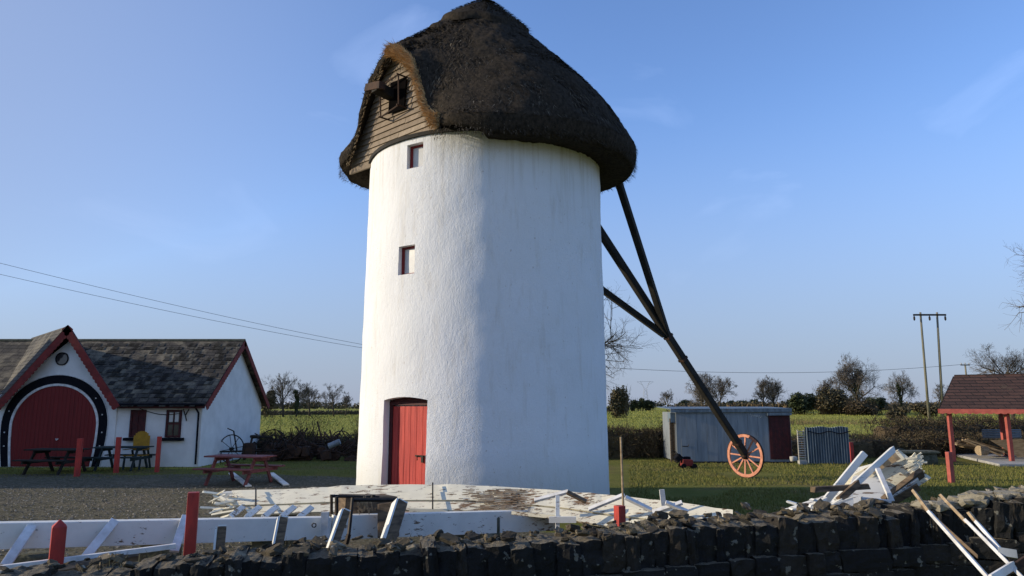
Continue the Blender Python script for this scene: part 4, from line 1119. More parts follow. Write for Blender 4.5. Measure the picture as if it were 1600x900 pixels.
# extend out of frame both ways
pw = [pw[0]+(pw[0]-pw[3])*3]+pw+[pw[-1]+(pw[-1]-pw[-3])*3]
cum = [0]
for i in range(1, len(pw)): cum.append(cum[-1]+(pw[i].xy-pw[i-1].xy).length)
def wall_at(s_):
    i = 0
    while i < len(cum)-2 and cum[i+1] < s_: i += 1
    f_ = (s_-cum[i])/(cum[i+1]-cum[i]); p = pw[i].lerp(pw[i+1], f_); d_ = (pw[i+1]-pw[i]); d_.z = 0; d_.normalize()
    return p, d_
LW = cum[-1]; WT = .46
wall = MB(); core = MB()
s_ = 0
COPE = .27
while s_ < LW:
    wd = r.uniform(.07, .19); p, d_ = wall_at(s_+wd/2); ang = math.atan2(d_.y, d_.x)
    nb_ = Vector((-d_.y, d_.x, 0)); h = COPE*r.uniform(.86, 1.08)
    rot = Matrix.Rotation(ang, 3, 'Z') @ Matrix.Rotation(r.uniform(-.12,.12), 3, 'Y') @ Matrix.Rotation(r.uniform(-.06,.06), 3, 'X')
    wall.rock(Vector((p.x, p.y, p.z-COPE/2+(h-COPE)*.5-.02))+nb_*(WT/2-.02+r.uniform(-.025,.025)), (wd*1.04, WT*.95, h), r, rot, .10, 6, .17)
    s_ += wd*.97
for row in range(6):
    z_off = COPE+.02+row*.155; s_ = r.uniform(-.2, 0)
    while s_ < LW:
        wd = r.uniform(.14, .42); hh = .15; p, d_ = wall_at(min(max(s_+wd/2, 0), LW)); ang = math.atan2(d_.y, d_.x); nb_ = Vector((-d_.y, d_.x, 0))
        if p.z-z_off > .35:
            wall.rock(Vector((p.x, p.y, p.z-z_off-hh/2+.015))+nb_*(.10+r.uniform(-.02,.02)), (wd*1.0, .30, hh*r.uniform(.92,1.1)), r, Matrix.Rotation(ang+r.uniform(-.04,.04), 3, 'Z') @ Matrix.Rotation(r.uniform(-.05,.05), 3, 'Y'), .10, 5, .17)
        s_ += wd*.97
wt = thing('stone_wall', (0, 5.2, .3), 'low dark drystone wall of upright coping stones along the road', 'wall')
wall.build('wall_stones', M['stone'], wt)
mb = MB()
for i in range(60):
    p, d_ = wall_at(LW*(i+.5)/60); nb_ = Vector((-d_.y, d_.x, 0)); c_ = Vector((p.x, p.y, (p.z-.12)/2))+nb_*.26
    mb.box(c_, (LW/60*1.05, .36, p.z-.14), Matrix.Rotation(math.atan2(d_.y, d_.x), 3, 'Z'))
mb.build('rubble_core', M['moss'], wt)
# loose broken stones along the top
mb = MB()
for k in range(330):
    s_ = r.uniform(.5, LW-.5); p, d_ = wall_at(s_); nb_ = Vector((-d_.y, d_.x, 0)); off = r.uniform(.02, WT)
    px_ = 800+F*p.x/(p.y*CT)
    hm = .0+.02*off/WT
    if 700 < px_ < 1200: hm += .02
    sz = r.uniform(.022, .075)*(1.4 if r.random() < .12 else 1)
    rot = Matrix.Rotation(r.uniform(0,6.28), 3, 'Z') @ Matrix.Rotation(r.uniform(-.5,.5), 3, 'X') @ Matrix.Rotation(r.uniform(-.5,.5), 3, 'Y')
    mb.rock(p+nb_*off+Z*(hm*r.uniform(-.3,1.3)-.015), (sz*r.uniform(.9,1.7), sz*r.uniform(.7,1.3), sz*r.uniform(.28,.6)), r, rot, .36, 3)
mb.build('loose_stones', M['rubble'], wt)
# second heap of stones behind, running right of the mill
mb = MB()
for k in range(150):
    px_ = r.uniform(860, 1260); yy = 838+(px_-860)/400*(-40)+r.uniform(-6,6); Y = 6.3+r.uniform(-.3,.3); p = P(px_, yy, Y); sz = r.uniform(.05,.14)
    mb.rock(p-Z*.05, (sz*1.6, sz, sz*.6), r, Matrix.Rotation(r.uniform(0,6.28), 3, 'Z') @ Matrix.Rotation(r.uniform(-.4,.4), 3, 'Y'), .3, 2)
for k in range(12):
    q0 = P(860+k*34, 850-k*3.6, 6.4); mb.rock(Vector((q0.x, 6.4, (q0.z)/2-.03)), (.42, .5, q0.z), r, None, .12, 3)
tag(mb.build('rubble_heap', M['rubble']), 'ragged bank of loose stones just behind the wall right of centre', 'rubble')
mb = MB()
for k in range(120):
    px_ = r.uniform(1440, 1680); p = P(px_, 788-(px_-1440)*.13+r.uniform(-3,4), 5.95+r.uniform(-.12,.22)); sz = r.uniform(.04,.12)
    mb.rock(p-Z*.02, (sz*1.6, sz, sz*.6), r, Matrix.Rotation(r.uniform(0,6.28), 3, 'Z') @ Matrix.Rotation(r.uniform(-.4,.4), 3, 'Y'), .30, 2)
mb.build('pale_copings', island('pale_limestone', [(.34,.31,.24), (.22,.20,.15), (.42,.38,.30)], .95, 12, .8, .02), wt)
# moss and dead stems growing on the top
mb = MB()
for k in range(1500):
    s_ = r.uniform(.3, LW-.3); p, d_ = wall_at(s_); nb_ = Vector((-d_.y, d_.x, 0)); q = p+nb_*r.uniform(.02,.42)-Z*.02
    if noise.noise(Vector((s_*1.7, 0, 0))) < .1: continue
    e = Vector((r.uniform(-.05,.05), r.uniform(-.05,.05), r.uniform(.01,.07))); sd = Vector((.003, 0, 0)); mb.add([q-sd, q+sd, q+e], [(0,1,2)])
mb.build('dry_grass', M['dryblade'], wt)
#%%RIGHT
# ---------------------------------------------------------------- shed, sheets, mower, trough, shelter
SY = 27.3
def X(px, Y, py=680): return P(px, py, Y).x
sx0, sx1 = X(1057, SY), X(1236, SY); sh = 1.94
shed = thing('metal_shed', ((sx0+sx1)/2, SY, 0), 'long grey sheet metal shed with dark red door at its right end', 'shed')
mb = MB(); mb.prism([(sx0, SY, .06), (sx1, SY, .06), (sx1, SY, sh-.02), (sx0, SY, sh-.06)], (0, 2.4, 0)); mb.build('wall', M['galv'], shed)
xd = X(1201, SY)
mb = MB()
npan = 9
for i in range(npan):
    a_ = sx0+(xd-sx0)*i/npan; b_ = sx0+(xd-sx0)*(i+1)/npan-.008; mb.prism([(a_, SY-.006, .08), (b_, SY-.006, .08), (b_, SY-.006, sh-.13), (a_, SY-.006, sh-.14)], (0, -.012-.006*(i % 2), 0))
mb.build('sheet_panels', M['galv'], shed)
mb = MB(); mb.box(((xd+sx1)/2, SY-.02, .98), (sx1-xd-.05, .035, 1.66)); sd = mb.build('door', M['dred'], shed)
mb = MB()
for i in range(5): mb.box((xd+.1+i*.155, SY-.042, .98), (.012, .006, 1.6))
mb.build('door_battens', M['dred'], sd)
mb = MB(); mb.beam((sx0-.20, SY-.06, sh-.02), (sx1+.05, SY-.06, sh+.01), .10, .10, Z); mb.beam((xd-.05, SY-.12, sh-.13), (sx1+.02, SY-.12, sh-.12), .05, .10, Z); mb.build('top_trim', M['galvd'], shed)
mb = MB(); slope_slab(mb, (sx0-.20, SY-.1, sh+.04), (sx1+.06, SY-.1, sh+.06), (sx1+.06, SY+2.5, sh+.12), (sx0-.20, SY+2.5, sh+.12), .03); mb.build('roof', M['galvd'], shed)
mb = MB(); mb.box((sx0-.10, SY+.3, sh-.26), (.18, .5, .36)); mb.build('hood', M['galvd'], shed)
mb = MB(); mb.box((sx0-.20, SY+.1, .85), (.05, .06, 1.6)); mb.box((sx0-.06, SY+.1, .85), (.05, .06, 1.6)); mb.box((sx0-.12, SY+.16, .85), (.16, .02, 1.5)); mb.build('side_hatch', M['oldwood'], shed)
mb = MB(); a_ = P(1066, 697, SY-.05); mb.tube([a_, a_+Vector((.22,0,-.01)), a_+Vector((.24,0,.05))], .014, 5); mb.build('hasp', M['iron'], shed)
mb = MB(); mb.box((sx0+.42, SY-.03, .48), (.5, .015, .8)); mb.build('low_hatch', M['galv'], shed)
# scrawl of white paint near the door (not legible in the photo)
mb = MB(); q0 = P(1172, 648, SY-.03)
pts = [q0+Vector((.02*i, 0, .07*math.sin(i*1.55)*(1-.02*i)-.004*i)) for i in range(23)]
mb.tube(pts, .008, 4); mb.build('paint_scrawl', M['whiteclean'], shed)
mb = MB(); mb.box(((sx0+sx1)/2, SY+.1, .03), (sx1-sx0+.1, .3, .06)); mb.build('base_rail', M['iron'], shed)
# corrugated sheet screen
cx0, cx1 = X(1258, 26.9), X(1326, 26.9)
mb = MB(); n_ = 150; ztop = P(1290, 667, 26.9).z
for i in range(n_+1):
    x = cx0+(cx1-cx0)*i/n_; y = 26.9+.030*math.sin(i/n_*2*math.pi*17); zt_ = ztop-.02*math.sin(i*.09)
    for yy in (y, y+.008): mb.v += [(x, yy, .02), (x, yy, zt_)]
for i in range(n_):
    b0 = 4*i; mb.f += [(b0, b0+4, b0+5, b0+1), (b0+2, b0+3, b0+7, b0+6), (b0+1, b0+5, b0+7, b0+3)]
csh = thing('corrugated_sheet', ((cx0+cx1)/2, 26.9, 0), 'dark blue-grey corrugated metal screen right of the shed', 'metal sheet')
mb.build('sheet', M['galvd'], csh)
mb = MB(); mb.tube([P(1262, 674, 26.8)+Vector((.066*i, 0, -.08*math.sin(i/24*math.pi*2)**2)) for i in range(25)], .018, 5); mb.build('hanging_cable', M['black'], csh)
mb = MB()
for x in (cx0+.1, cx1-.1): mb.beam((x, 27.0, 0), (x, 27.0, 1.2), .07, .07, (0,1,0))
mb.build('support_frame', M['oldwood'], csh)
# stack of pallets / crates beside it
for k in range(1):
    x0, x1 = X(1246, 26.7), X(1257, 26.7); st_ = thing('slatted_rack', ((x0+x1)/2, 26.7, 0), 'narrow pale slatted rack standing between shed and corrugated sheet', 'rack')
    mb = MB()
    for i in range(13): mb.box(((x0+x1)/2, 26.68, .16+i*.085), (x1-x0, .03, .035))
    mb.build('slats', M['concrete'], st_)
    for x in (x0+.015, x1-.015):
        mb = MB(); mb.box((x, 26.72, .63), (.03, .05, 1.24)); mb.build('upright', M['concrete'], st_)
    mb = MB(); mb.box(((x0+x1)/2, 26.72, .07), (x1-x0+.02, .2, .14)); mb.build('foot', M['concrete'], st_)
mb = MB(); mb.rock(P(1240, 717, 26.5), (.22,.2,.18), r, None, .15, 4); tag(mb.build('white_stone', M['concrete'], smooth=True), 'pale round stone at the foot of the slatted rack', 'stone')
# lawn mower
g = G(1074, 732); mw = thing('lawn_mower', g, 'small red lawn mower with black handle on the grass by the shed', 'lawn mower')
mb = MB(); mb.prism([g+Vector((-.20,-.18,.08)), g+Vector((.20,-.18,.08)), g+Vector((.16,-.18,.30)), g+Vector((-.18,-.18,.32))], (0,.40,0)); mb.build('deck', M['barge'], mw, bevel=.02)
mb = MB(); mb.tube([g+Vector((0,.02,.31)), g+Vector((0,.02,.38)), g+Vector((0,.02,.40))], [.13,.13,.08], 14); mb.build('engine', M['black'], mw)
mb = MB()
for s_ in (-.14, .16): mb.tube([g+Vector((-.18,s_,.26)), g+Vector((-.42,s_,.58)), g+Vector((-.50,s_,.60))], .014, 6)
mb.tube([g+Vector((-.50,-.14,.60)), g+Vector((-.50,.16,.60))], .014, 6); mb.build('handle', M['black'], mw)
mb = MB(); mb.box(g+Vector((-.30,.01,.36)), (.24,.30,.20), Matrix.Rotation(-.8, 3, 'Y')); mb.build('grass_bag', M['black'], mw, bevel=.03)
for sx_ in (-.17, .20):
    for sy_ in (-.22, .22): mb = MB(); c_ = g+Vector((sx_, sy_, .09)); mb.tube([c_-Vector((0,.025,0)), c_+Vector((0,.025,0))], .09, 14); mb.build('wheel', M['black'], mw)
# stone trough and block by the lawn
g = G(1440, 727); tr = thing('stone_trough', g, 'mossy stone trough with flat lid at the lawn edge beside the shelter', 'trough')
mb = MB(); mb.rock(g+Vector((.1,.2,.2)), (.95,.6,.42), r, None, .04, 4); mb.build('basin', M['moss'], tr)
mb = MB(); mb.rock(g+Vector((-.1,.2,.46)), (1.5,.75,.10), r, None, .06, 4); mb.build('lid', M['moss'], tr)
g = G(1403, 716); mb = MB(); mb.rock(g+Vector((0,0,.2)), (.5,.4,.4), r, None, .12, 4)
tag(mb.build('boulder', M['moss']), 'small dark boulder left of the stone trough', 'boulder')
# open shelter
YS = 28.2
def XS(px, Y=YS): return P(px, 680, Y).x
shel = thing('open_shelter', (20.5, YS+1.5, 0), 'open timber shelter with brown shingled hipped roof on red posts', 'shelter')
TH_ = R(31); sa = Vector((math.cos(TH_), -math.sin(TH_), 0)); sb = Vector((math.sin(TH_), math.cos(TH_), 0))
C0 = Vector((XS(1472, 28.0), 28.0, 0)); ze = P(1470, 641, 28.0).z; zr = P(1495, 589, 29.4).z; SL, SD = 7.5, 3.7; yb = 31.4
def sp(a_, b_, z): return C0+sa*a_+sb*b_+Z*z
mb = MB(); slope_slab(mb, sp(0,0,ze), sp(SL,0,ze-.02), sp(SL,SD/2,zr), sp(.62,SD/2,zr), .05)
rf = mb.build('roof', M['shingle'], shel)
mb = MB(); slope_slab(mb, sp(0,SD,ze), sp(SL,SD,ze), sp(SL,SD/2,zr), sp(.62,SD/2,zr), .05); mb.build('roof_slope', M['shingle'], rf)
mb = MB(); mb.prism([sp(0,0,ze), sp(0,SD,ze), sp(.62,SD/2,zr)], -sa*.04+Z*.03); mb.build('hip_end', M['shingle'], rf)
mb = MB(); mb.tube([sp(.62,SD/2,zr+.04), sp(SL,SD/2,zr+.04)], .05, 6); mb.build('ridge_cap', M['shingle'], rf)
barge(sp(-.02,-.02,ze+.05), sp(SL,-.02,ze+.03), -sb, .15, .03, shel, 'scalloped_fascia', M['pinkred'], .035, .22)
barge(sp(-.03,SD,ze+.04), sp(-.03,-.02,ze+.05), -sa, .15, .03, shel, 'scalloped_fascia', M['pinkred'], .035, .22)
for (a_, b_) in ((.30,.2),(2.15,.2),(4.2,.2),(6.6,.2),(.30,SD-.2),(2.15,SD-.2),(4.2,SD-.2),(6.6,SD-.2)):
    mb = MB(); q = sp(a_, b_, 0); mb.beam(q, q+Z*(ze+.08), .135, .135, (0,1,0)); mb.build('post', M['pinkred'], shel, bevel=.008)
mb = MB(); mb.prism([(XS(1489), 25.7, 0), (27, 25.7, 0), (27, yb+.4, 0), (XS(1489, yb), yb+.4, 0)], (0,0,.10)); mb.build('floor_slab', M['concrete'], shel, bevel=.02)
# timber stack
tst = thing('timber_pile', (18.5, 29.4, .1), 'slanting pile of old planks stored under the shelter', 'timber pile')
for k in range(22):
    Y = 29.0+r.uniform(0,.9); f_ = r.random(); a_ = P(1492+r.uniform(0,26), 684+r.uniform(-2,14), Y); b_ = P(1575+r.uniform(-15,20), 708+r.uniform(-5,4), Y-.2)
    b_.z = max(b_.z, .16); mb = MB(); mb.beam(a_, b_, r.uniform(.10,.2), .05, Z, 2, .05, r); mb.build('plank', [M['palewood'], M['oldwood'], M['oldwood'], M['palewood']][k % 4], tst)
mb = MB(); a_ = P(1545, 686, 28.9); mb.prism([P(1548, 688, 28.9), P(1640, 684, 28.9), Vector((P(1640, 700, 28.9).x, 28.7, .12)), Vector((P(1585, 700, 28.9).x, 28.7, .12))], (0,.03,0))
tag(mb.build('plywood_sheet', M['palewood']), 'tan plywood sheet leaning under the shelter', 'board')
mb = MB(); n_ = 60; q0 = P(1534, 671, yb-.5); q1 = P(1595, 671, yb-.5)
for i in range(n_+1):
    z = q0.z-.36*i/n_; y = yb-.5-.02*math.sin(i/n_*2*math.pi*4)
    mb.v += [(q0.x, y, z), (q1.x, y, z)]
for i in range(n_): mb.f.append((2*i, 2*i+1, 2*i+3, 2*i+2))
so2 = mb.build('corrugated_sheet', M['galv']); so2.modifiers.new('thick', 'SOLIDIFY').thickness = .006; tag(so2, 'light grey ribbed metal sheet standing upright under the shelter', 'metal sheet')
mb = MB(); mb.tube([P(1530,704,28.2), P(1530,704,28.2)+Vector((.3,.1,.0))], .19, 14); tag(mb.build('log_round', M['palewood']), 'sawn round log end on the shelter slab', 'log')
#%%TREES
# ---------------------------------------------------------------- trees and hedges
def tube3(mb, a, b, ra, rb):
    d_ = b-a
    if d_.length < 1e-6: return
    d_.normalize(); ref = Vector((0,0,1)) if abs(d_.z) < .8 else Vector((1,0,0))
    u = d_.cross(ref).normalized(); v = d_.cross(u); n = len(mb.v)
    for (c_, rr) in ((a, ra), (b, rb)):
        for k in range(3):
            t_ = 2.0944*k; mb.v.append(tuple(c_+(u*math.cos(t_)+v*math.sin(t_))*rr))
    for k in range(3):
        j_ = (k+1) % 3; mb.f.append((n+k, n+j_, n+3+j_, n+3+k))
def grow(tr, cr, p, d, ln, rad_, lev, maxl, rg, spread, kids, up, rmin=0):
    nseg = 5 if lev == 0 else (4 if lev < 3 else 3)
    pts = [p]; q = p.copy(); dd = d.copy()
    for i in range(nseg):
        dd = (dd+Vector((rg.uniform(-1,1), rg.uniform(-1,1), rg.uniform(-.7,.7)))*(.10 if lev == 0 else .22)+Vector((0,0,up*(.10 if lev else .05)))).normalized()
        q = q+dd*ln/nseg; pts.append(q.copy())
    end = rad_*(.45 if lev < maxl else .3)
    rads = [max(rmin, rad_+(end-rad_)*i/nseg) for i in range(nseg+1)]
    if lev == 0: tr.tube(pts, rads, 8)
    else:
        for i in range(nseg): tube3(cr, pts[i], pts[i+1], rads[i], rads[i+1])
    if lev >= maxl: return
    nk = kids[lev]
    for k in range(nk):
        t_ = rg.uniform(.25 if lev == 0 else .15, 1.0); i = min(int(t_*nseg), nseg-1); a_ = pts[i].lerp(pts[i+1], t_*nseg-i)
        base = (pts[i+1]-pts[i]).normalized(); az = rg.uniform(0, 6.283); side = base.cross(Vector((math.cos(az), math.sin(az), .3)))
        if side.length < .01: continue
        side.normalize(); ang = spread*rg.uniform(.6, 1.25); nd = (base*math.cos(ang)+side*math.sin(ang)).normalized()
        grow(tr, cr, a_, nd, ln*rg.uniform(.45,.72)*(1.1-.35*t_), rads[i]*rg.uniform(.42,.62), lev+1, maxl, rg, spread, kids, up, rmin)
def leafball(mb, c, rx, rz, n, rg, s):
    for i in range(n):
        v = Vector((rg.gauss(0,1), rg.gauss(0,1), rg.gauss(0,1))).normalized()*rg.random()**.4
        k = 1+.45*noise.noise(v*2.2+c*.7); p = c+Vector((v.x*rx, v.y*rx, v.z*rz))*k
        a_ = Vector((rg.uniform(-1,1), rg.uniform(-1,1), rg.uniform(-1,1))).normalized()*s; b_ = a_.orthogonal().normalized()*s*.7
        mb.add([p-a_, p-b_, p+a_, p+b_], [(0,1,2,3)])
def tree(px, ytop, Y, label, seed, spread=.75, lean=0, kids=(10,6,5,4), ivy=0, bl=.45, mat='twig', up=.35, group='bare winter trees', rfac=.030, x=None, H_=None, thick=1.0):
    rg = random.Random(seed); b_ = P(px, 640, Y); gzv = gz(b_.x, Y); base = Vector((b_.x if x is None else x, Y, gzv)); H_ = H_ or P(px, ytop, Y).z-gzv
    root = thing('tree', base, label, 'tree', group)
    tr, cr = MB(), MB()
    grow(tr, cr, base-Z*.1, Vector((lean, 0, 1)).normalized(), H_*.62, H_*rfac*.8, 0, len(kids), rg, spread, kids, up, Y*.00008)
    # rescale so that the crown really reaches the measured height
    zt = sorted(v[2] for v in cr.v)[int(len(cr.v)*.995)]-gzv; k = H_/zt
    for m_ in (tr, cr): m_.v = [(base.x+(v[0]-base.x)*k, base.y+(v[1]-base.y)*k, gzv+(v[2]-gzv)*k) for v in m_.v]
    tr.build('trunk', M['bark'], root, smooth=True); cr.build('crown', M[mat], root)
    if ivy:
        iv = MB(); rr = H_*ivy
        for i in range(7): leafball(iv, base+Vector((rg.uniform(-.5,.5)*rr, rg.uniform(-.5,.5)*rr, H_*(.14+.09*i))), rr*rg.uniform(.5,.9), H_*.075, 420, rg, H_*.012)
        iv.build('ivy', M['ivy'], root)
    return root
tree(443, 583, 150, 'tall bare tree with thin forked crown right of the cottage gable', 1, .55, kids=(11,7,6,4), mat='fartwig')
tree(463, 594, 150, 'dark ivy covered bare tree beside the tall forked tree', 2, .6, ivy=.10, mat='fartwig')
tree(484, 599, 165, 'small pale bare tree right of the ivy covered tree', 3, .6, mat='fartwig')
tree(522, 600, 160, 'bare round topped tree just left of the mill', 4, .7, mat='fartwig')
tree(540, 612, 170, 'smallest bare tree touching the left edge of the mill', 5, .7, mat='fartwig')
tree(868, 400, 50, 'large bare tree half hidden behind the right side of the mill', 6, .85, kids=(15,8,6,6), mat='twig', up=.15, rfac=.022)
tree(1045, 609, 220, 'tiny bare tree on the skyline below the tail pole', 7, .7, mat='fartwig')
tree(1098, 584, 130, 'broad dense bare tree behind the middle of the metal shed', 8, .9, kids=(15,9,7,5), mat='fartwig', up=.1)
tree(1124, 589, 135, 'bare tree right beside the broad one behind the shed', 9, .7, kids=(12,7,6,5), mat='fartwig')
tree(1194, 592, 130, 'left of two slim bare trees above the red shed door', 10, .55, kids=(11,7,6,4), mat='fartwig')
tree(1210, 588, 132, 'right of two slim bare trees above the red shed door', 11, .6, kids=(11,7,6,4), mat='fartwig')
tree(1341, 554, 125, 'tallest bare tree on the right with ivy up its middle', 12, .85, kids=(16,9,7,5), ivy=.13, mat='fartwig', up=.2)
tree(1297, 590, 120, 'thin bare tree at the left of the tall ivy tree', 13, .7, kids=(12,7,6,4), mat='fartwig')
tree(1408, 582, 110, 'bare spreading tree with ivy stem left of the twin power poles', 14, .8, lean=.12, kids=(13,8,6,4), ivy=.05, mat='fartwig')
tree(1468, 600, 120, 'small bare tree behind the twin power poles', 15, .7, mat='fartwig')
tree(1582, 540, 62, 'bare tree rising behind the shelter roof', 16, .85, kids=(14,8,7,5), mat='twig', up=.2)
tree(1788, 330, 42, 'large bare tree at the right edge of the view', 17, .9, kids=(14,8,6,5), mat='twig', up=.15)
# bushes
def bush(px, ytop, Y, wpx, label, seed, leaf='ivy', twigs=0, name='bush', n=2200, s=.16, squash=1.0, cat='bush'):
    rg = random.Random(seed); q = P(px, 640, Y); gzv = gz(q.x, Y); h = P(px, ytop, Y).z-gzv; rw = wpx/2/F*Y; base = Vector((q.x, Y, gzv)); root = thing(name, base, label, cat, 'bushes along the fields')
    mb = MB()
    nl = max(3, int(n/300))
    for i in range(nl):
        c_ = base+Vector((rg.uniform(-.6,.6)*rw, rg.uniform(-.4,.4)*rw, h*rg.uniform(.25,.7))); leafball(mb, c_, rw*rg.uniform(.35,.6), h*rg.uniform(.25,.36), n//nl, rg, s)
    mb.build('foliage', M[leaf], root)
    mb = MB()
    for i in range(twigs or 40):
        a_ = base+Vector((rg.uniform(-.7,.7)*rw, rg.uniform(-.3,.3)*rw, 0)); e = a_+Vector((rg.uniform(-.3,.3)*h, rg.uniform(-.3,.3)*h, h*rg.uniform(.6,1.1))); tube3(mb, a_, e, .03, .01)
    mb.build('stems', M['hedge'], root)
bush(1254, 613, 120, 42, 'dark evergreen bush standing alone above the shed end', 31, 'ivy', n=3600, s=.22)
bush(968, 604, 120, 34, 'dark rounded bush beside the right edge of the mill', 32, 'bramble', n=2600, s=.2)
bush(421, 606, 150, 24, 'dense dark thicket next to the cottage gable on the skyline', 33, 'bramble', n=1500, s=.22)
bush(1302, 604, 118, 62, 'brown leafless thicket left below the tall ivy tree', 34, 'bramble', n=4200, s=.2, twigs=300)
bush(1345, 622, 112, 60, 'tangled brown scrub at the foot of the tall ivy tree', 35, 'hedge', n=3200, s=.14, twigs=400)
bush(1368, 620, 114, 36, 'dark green bush right of the tall ivy tree trunk', 36, 'ivy', n=2600, s=.2)
bush(1446, 628, 100, 50, 'low green and brown thicket between the power poles', 37, 'bramble', n=3000, s=.16)
bush(1400, 634, 95, 40, 'tawny scrub patch below the spreading bare tree', 38, 'bramble', n=2000, s=.15)
for i, (px_, yt, w_) in enumerate(((978,624,16),(990,622,12),(1001,622,14),(1068,622,26),(1155,624,30),(1172,622,26),(1230,620,18),(1018,626,20))):
    bush(px_, yt, 230, w_, ['round dark far bush first right of the mill','small far bush between two round ones right of the mill','far square topped bush just left of the pylon','far low bush left of the broad bare tree','far low bush right of the broad bare trees','far dark bush left of the two slim trees','far round bush right of the two slim trees','far flat bush under the pylon'][i], 50+i, 'ivy', n=700, s=.4)
# hedges
def hedge(name, pts, h, dep, n, mat, label, seed, leafy=0, s=.03, whip=0, tall=None, ls=.05):
    rg = random.Random(seed); mb = MB(); lf = MB(); L_ = [(Vector(pts[i+1])-Vector(pts[i])).length for i in range(len(pts)-1)]; tot = sum(L_)
    def at(t_):
        t_ *= tot; i = 0
        while i < len(L_)-1 and t_ > L_[i]: t_ -= L_[i]; i += 1
        return Vector(pts[i]).lerp(Vector(pts[i+1]), min(1, t_/L_[i]))
    for k in range(n):
        t_ = rg.random(); p = at(t_); hh = h*(1+.28*noise.noise(Vector((t_*tot*.45, seed, 0)))); q = Vector((p.x+rg.gauss(0, dep*.35), p.y+rg.gauss(0, dep*.4), gz(p.x, p.y)+rg.uniform(0, hh)*.9))
        ln = rg.uniform(.15,.5)*min(1.5, h*.45); e = q+Vector((rg.uniform(-.7,.7), rg.uniform(-.6,.6), rg.uniform(-.1,1))).normalized()*ln
        if q.z+0 > gz(p.x, p.y)+hh: continue
        tube3(mb, q, e, s*rg.uniform(.3,.8), s*.15)
        if leafy and rg.random() < leafy:
            a_ = Vector((rg.uniform(-1,1), rg.uniform(-1,1), rg.uniform(-1,1))).normalized()*ls; b_ = a_.orthogonal()*.6; lf.add([q-a_, q-b_, q+a_, q+b_], [(0,1,2,3)])
    for k in range(whip):
        p = at(rg.random()); q = Vector((p.x, p.y+rg.gauss(0,dep*.3), 0)); pr = q; d_ = Vector((rg.uniform(-.35,.35), rg.uniform(-.2,.2), 1)).normalized(); hh = (tall or h*1.7)*rg.uniform(.6,1)
        for j_ in range(4):
            d_ = (d_+Vector((rg.uniform(-.2,.2), rg.uniform(-.2,.2), 0))).normalized(); nx_ = pr+d_*hh/4; tube3(mb, pr, nx_, s*(.55-.1*j_), s*(.45-.1*j_))
            if j_ > 1:
                for z_ in range(2): tube3(mb, nx_, nx_+Vector((rg.uniform(-1,1), rg.uniform(-.5,.5), rg.uniform(.3,1))).normalized()*hh*.18, s*.25, s*.1)
            pr = nx_
    root = thing(name, (at(.5).x, at(.5).y, 0), label, 'hedge'); mb.build('twigs', M[mat], root)
    if leafy: lf.build('leaves', M['bramble'], root)
    # dense dark heart of roots and litter so that no light leaks through
    co_ = MB(); nn = max(8, int(tot/max(.8, h*.6)))
    for k in range(nn):
        p = at((k+.5)/nn); co_.rock(Vector((p.x, p.y, gz(p.x, p.y)+h*.32)), (tot/nn*1.5, dep*.8, h*.75), rg, None, .22, 4)
    co_.build('inner_growth', M['hedge'], root)
    return root
hedge('hedge', [(-11.5,31.8,0),(-5.5,31.2,0),(-2,31,0)], .95, .9, 7000, 'hedge', 'dark bare hedge behind the scrap iron left of the mill', 71, .25, .022, 26, 2.1)
hedge('hedge', [(2.0,29.6,0),(6.0,30.4,0),(8.0,31.2,0)], 1.35, 1.0, 9000, 'hedge', 'tall brown hedge between the mill and the metal shed', 72, .3, .022, 30, 2.0)
hedge('hedge', [(10.6,31.0,0),(14.5,30.5,0),(17.0,31.2,0),(27,33.5,0)], 1.0, 1.3, 15000, 'hedge', 'thick brown hedge running right behind the shelter', 73, .4, .022, 40, 1.9)
hedge('bramble_bank', [(17.6,34,0),(21,35.5,0),(28,36,0)], 1.6, 1.6, 9000, 'hedge', 'russet bank of bramble behind the hedge by the shelter', 74, .5, .03, 20, 2.4)
hedge('shrub', [(-9.0,30.2,0),(-8.3,30.4,0)], 1.1, .6, 900, 'hedge', 'sparse upright bare shrub beside the cottage corner', 75, 0, .024, 26, 2.3)
hedge('shrub', [(-6.1,29.4,0),(-5.4,29.2,0)], 1.2, .7, 1300, 'hedge', 'twiggy bare bush against the left side of the mill', 76, .1, .024, 34, 2.1)
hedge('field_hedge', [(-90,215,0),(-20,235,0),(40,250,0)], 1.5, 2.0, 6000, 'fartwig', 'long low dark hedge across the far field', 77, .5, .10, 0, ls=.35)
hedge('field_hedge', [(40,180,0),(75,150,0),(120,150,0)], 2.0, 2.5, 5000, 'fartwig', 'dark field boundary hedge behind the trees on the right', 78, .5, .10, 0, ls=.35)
# far woods on the skyline
mb = MB(); rg = random.Random(9)
for k in range(260):
    x = rg.uniform(-520, 520); y = rg.uniform(560, 640); h = 4.5+2.5*noise.noise(Vector((x*.02, 0, 0)))+rg.uniform(0,1.8)
    leafball(mb, Vector((x, y, h*.45)), rg.uniform(5,10), h*.6, 60, rg, 1.1)
tag(mb.build('far_woods', M['bramble'], origin=(0,600,0)), 'low dark line of far-off woods along the horizon', kind='stuff')
# dry tall grass at the edge of the right field
blades('dry_grass', 16000, lambda q: (q.uniform(28, 60), q.uniform(78, 110)), .45, M['dryblade'], 'tawny dry grass along the edge of the right field', seed=12, wd=.05)
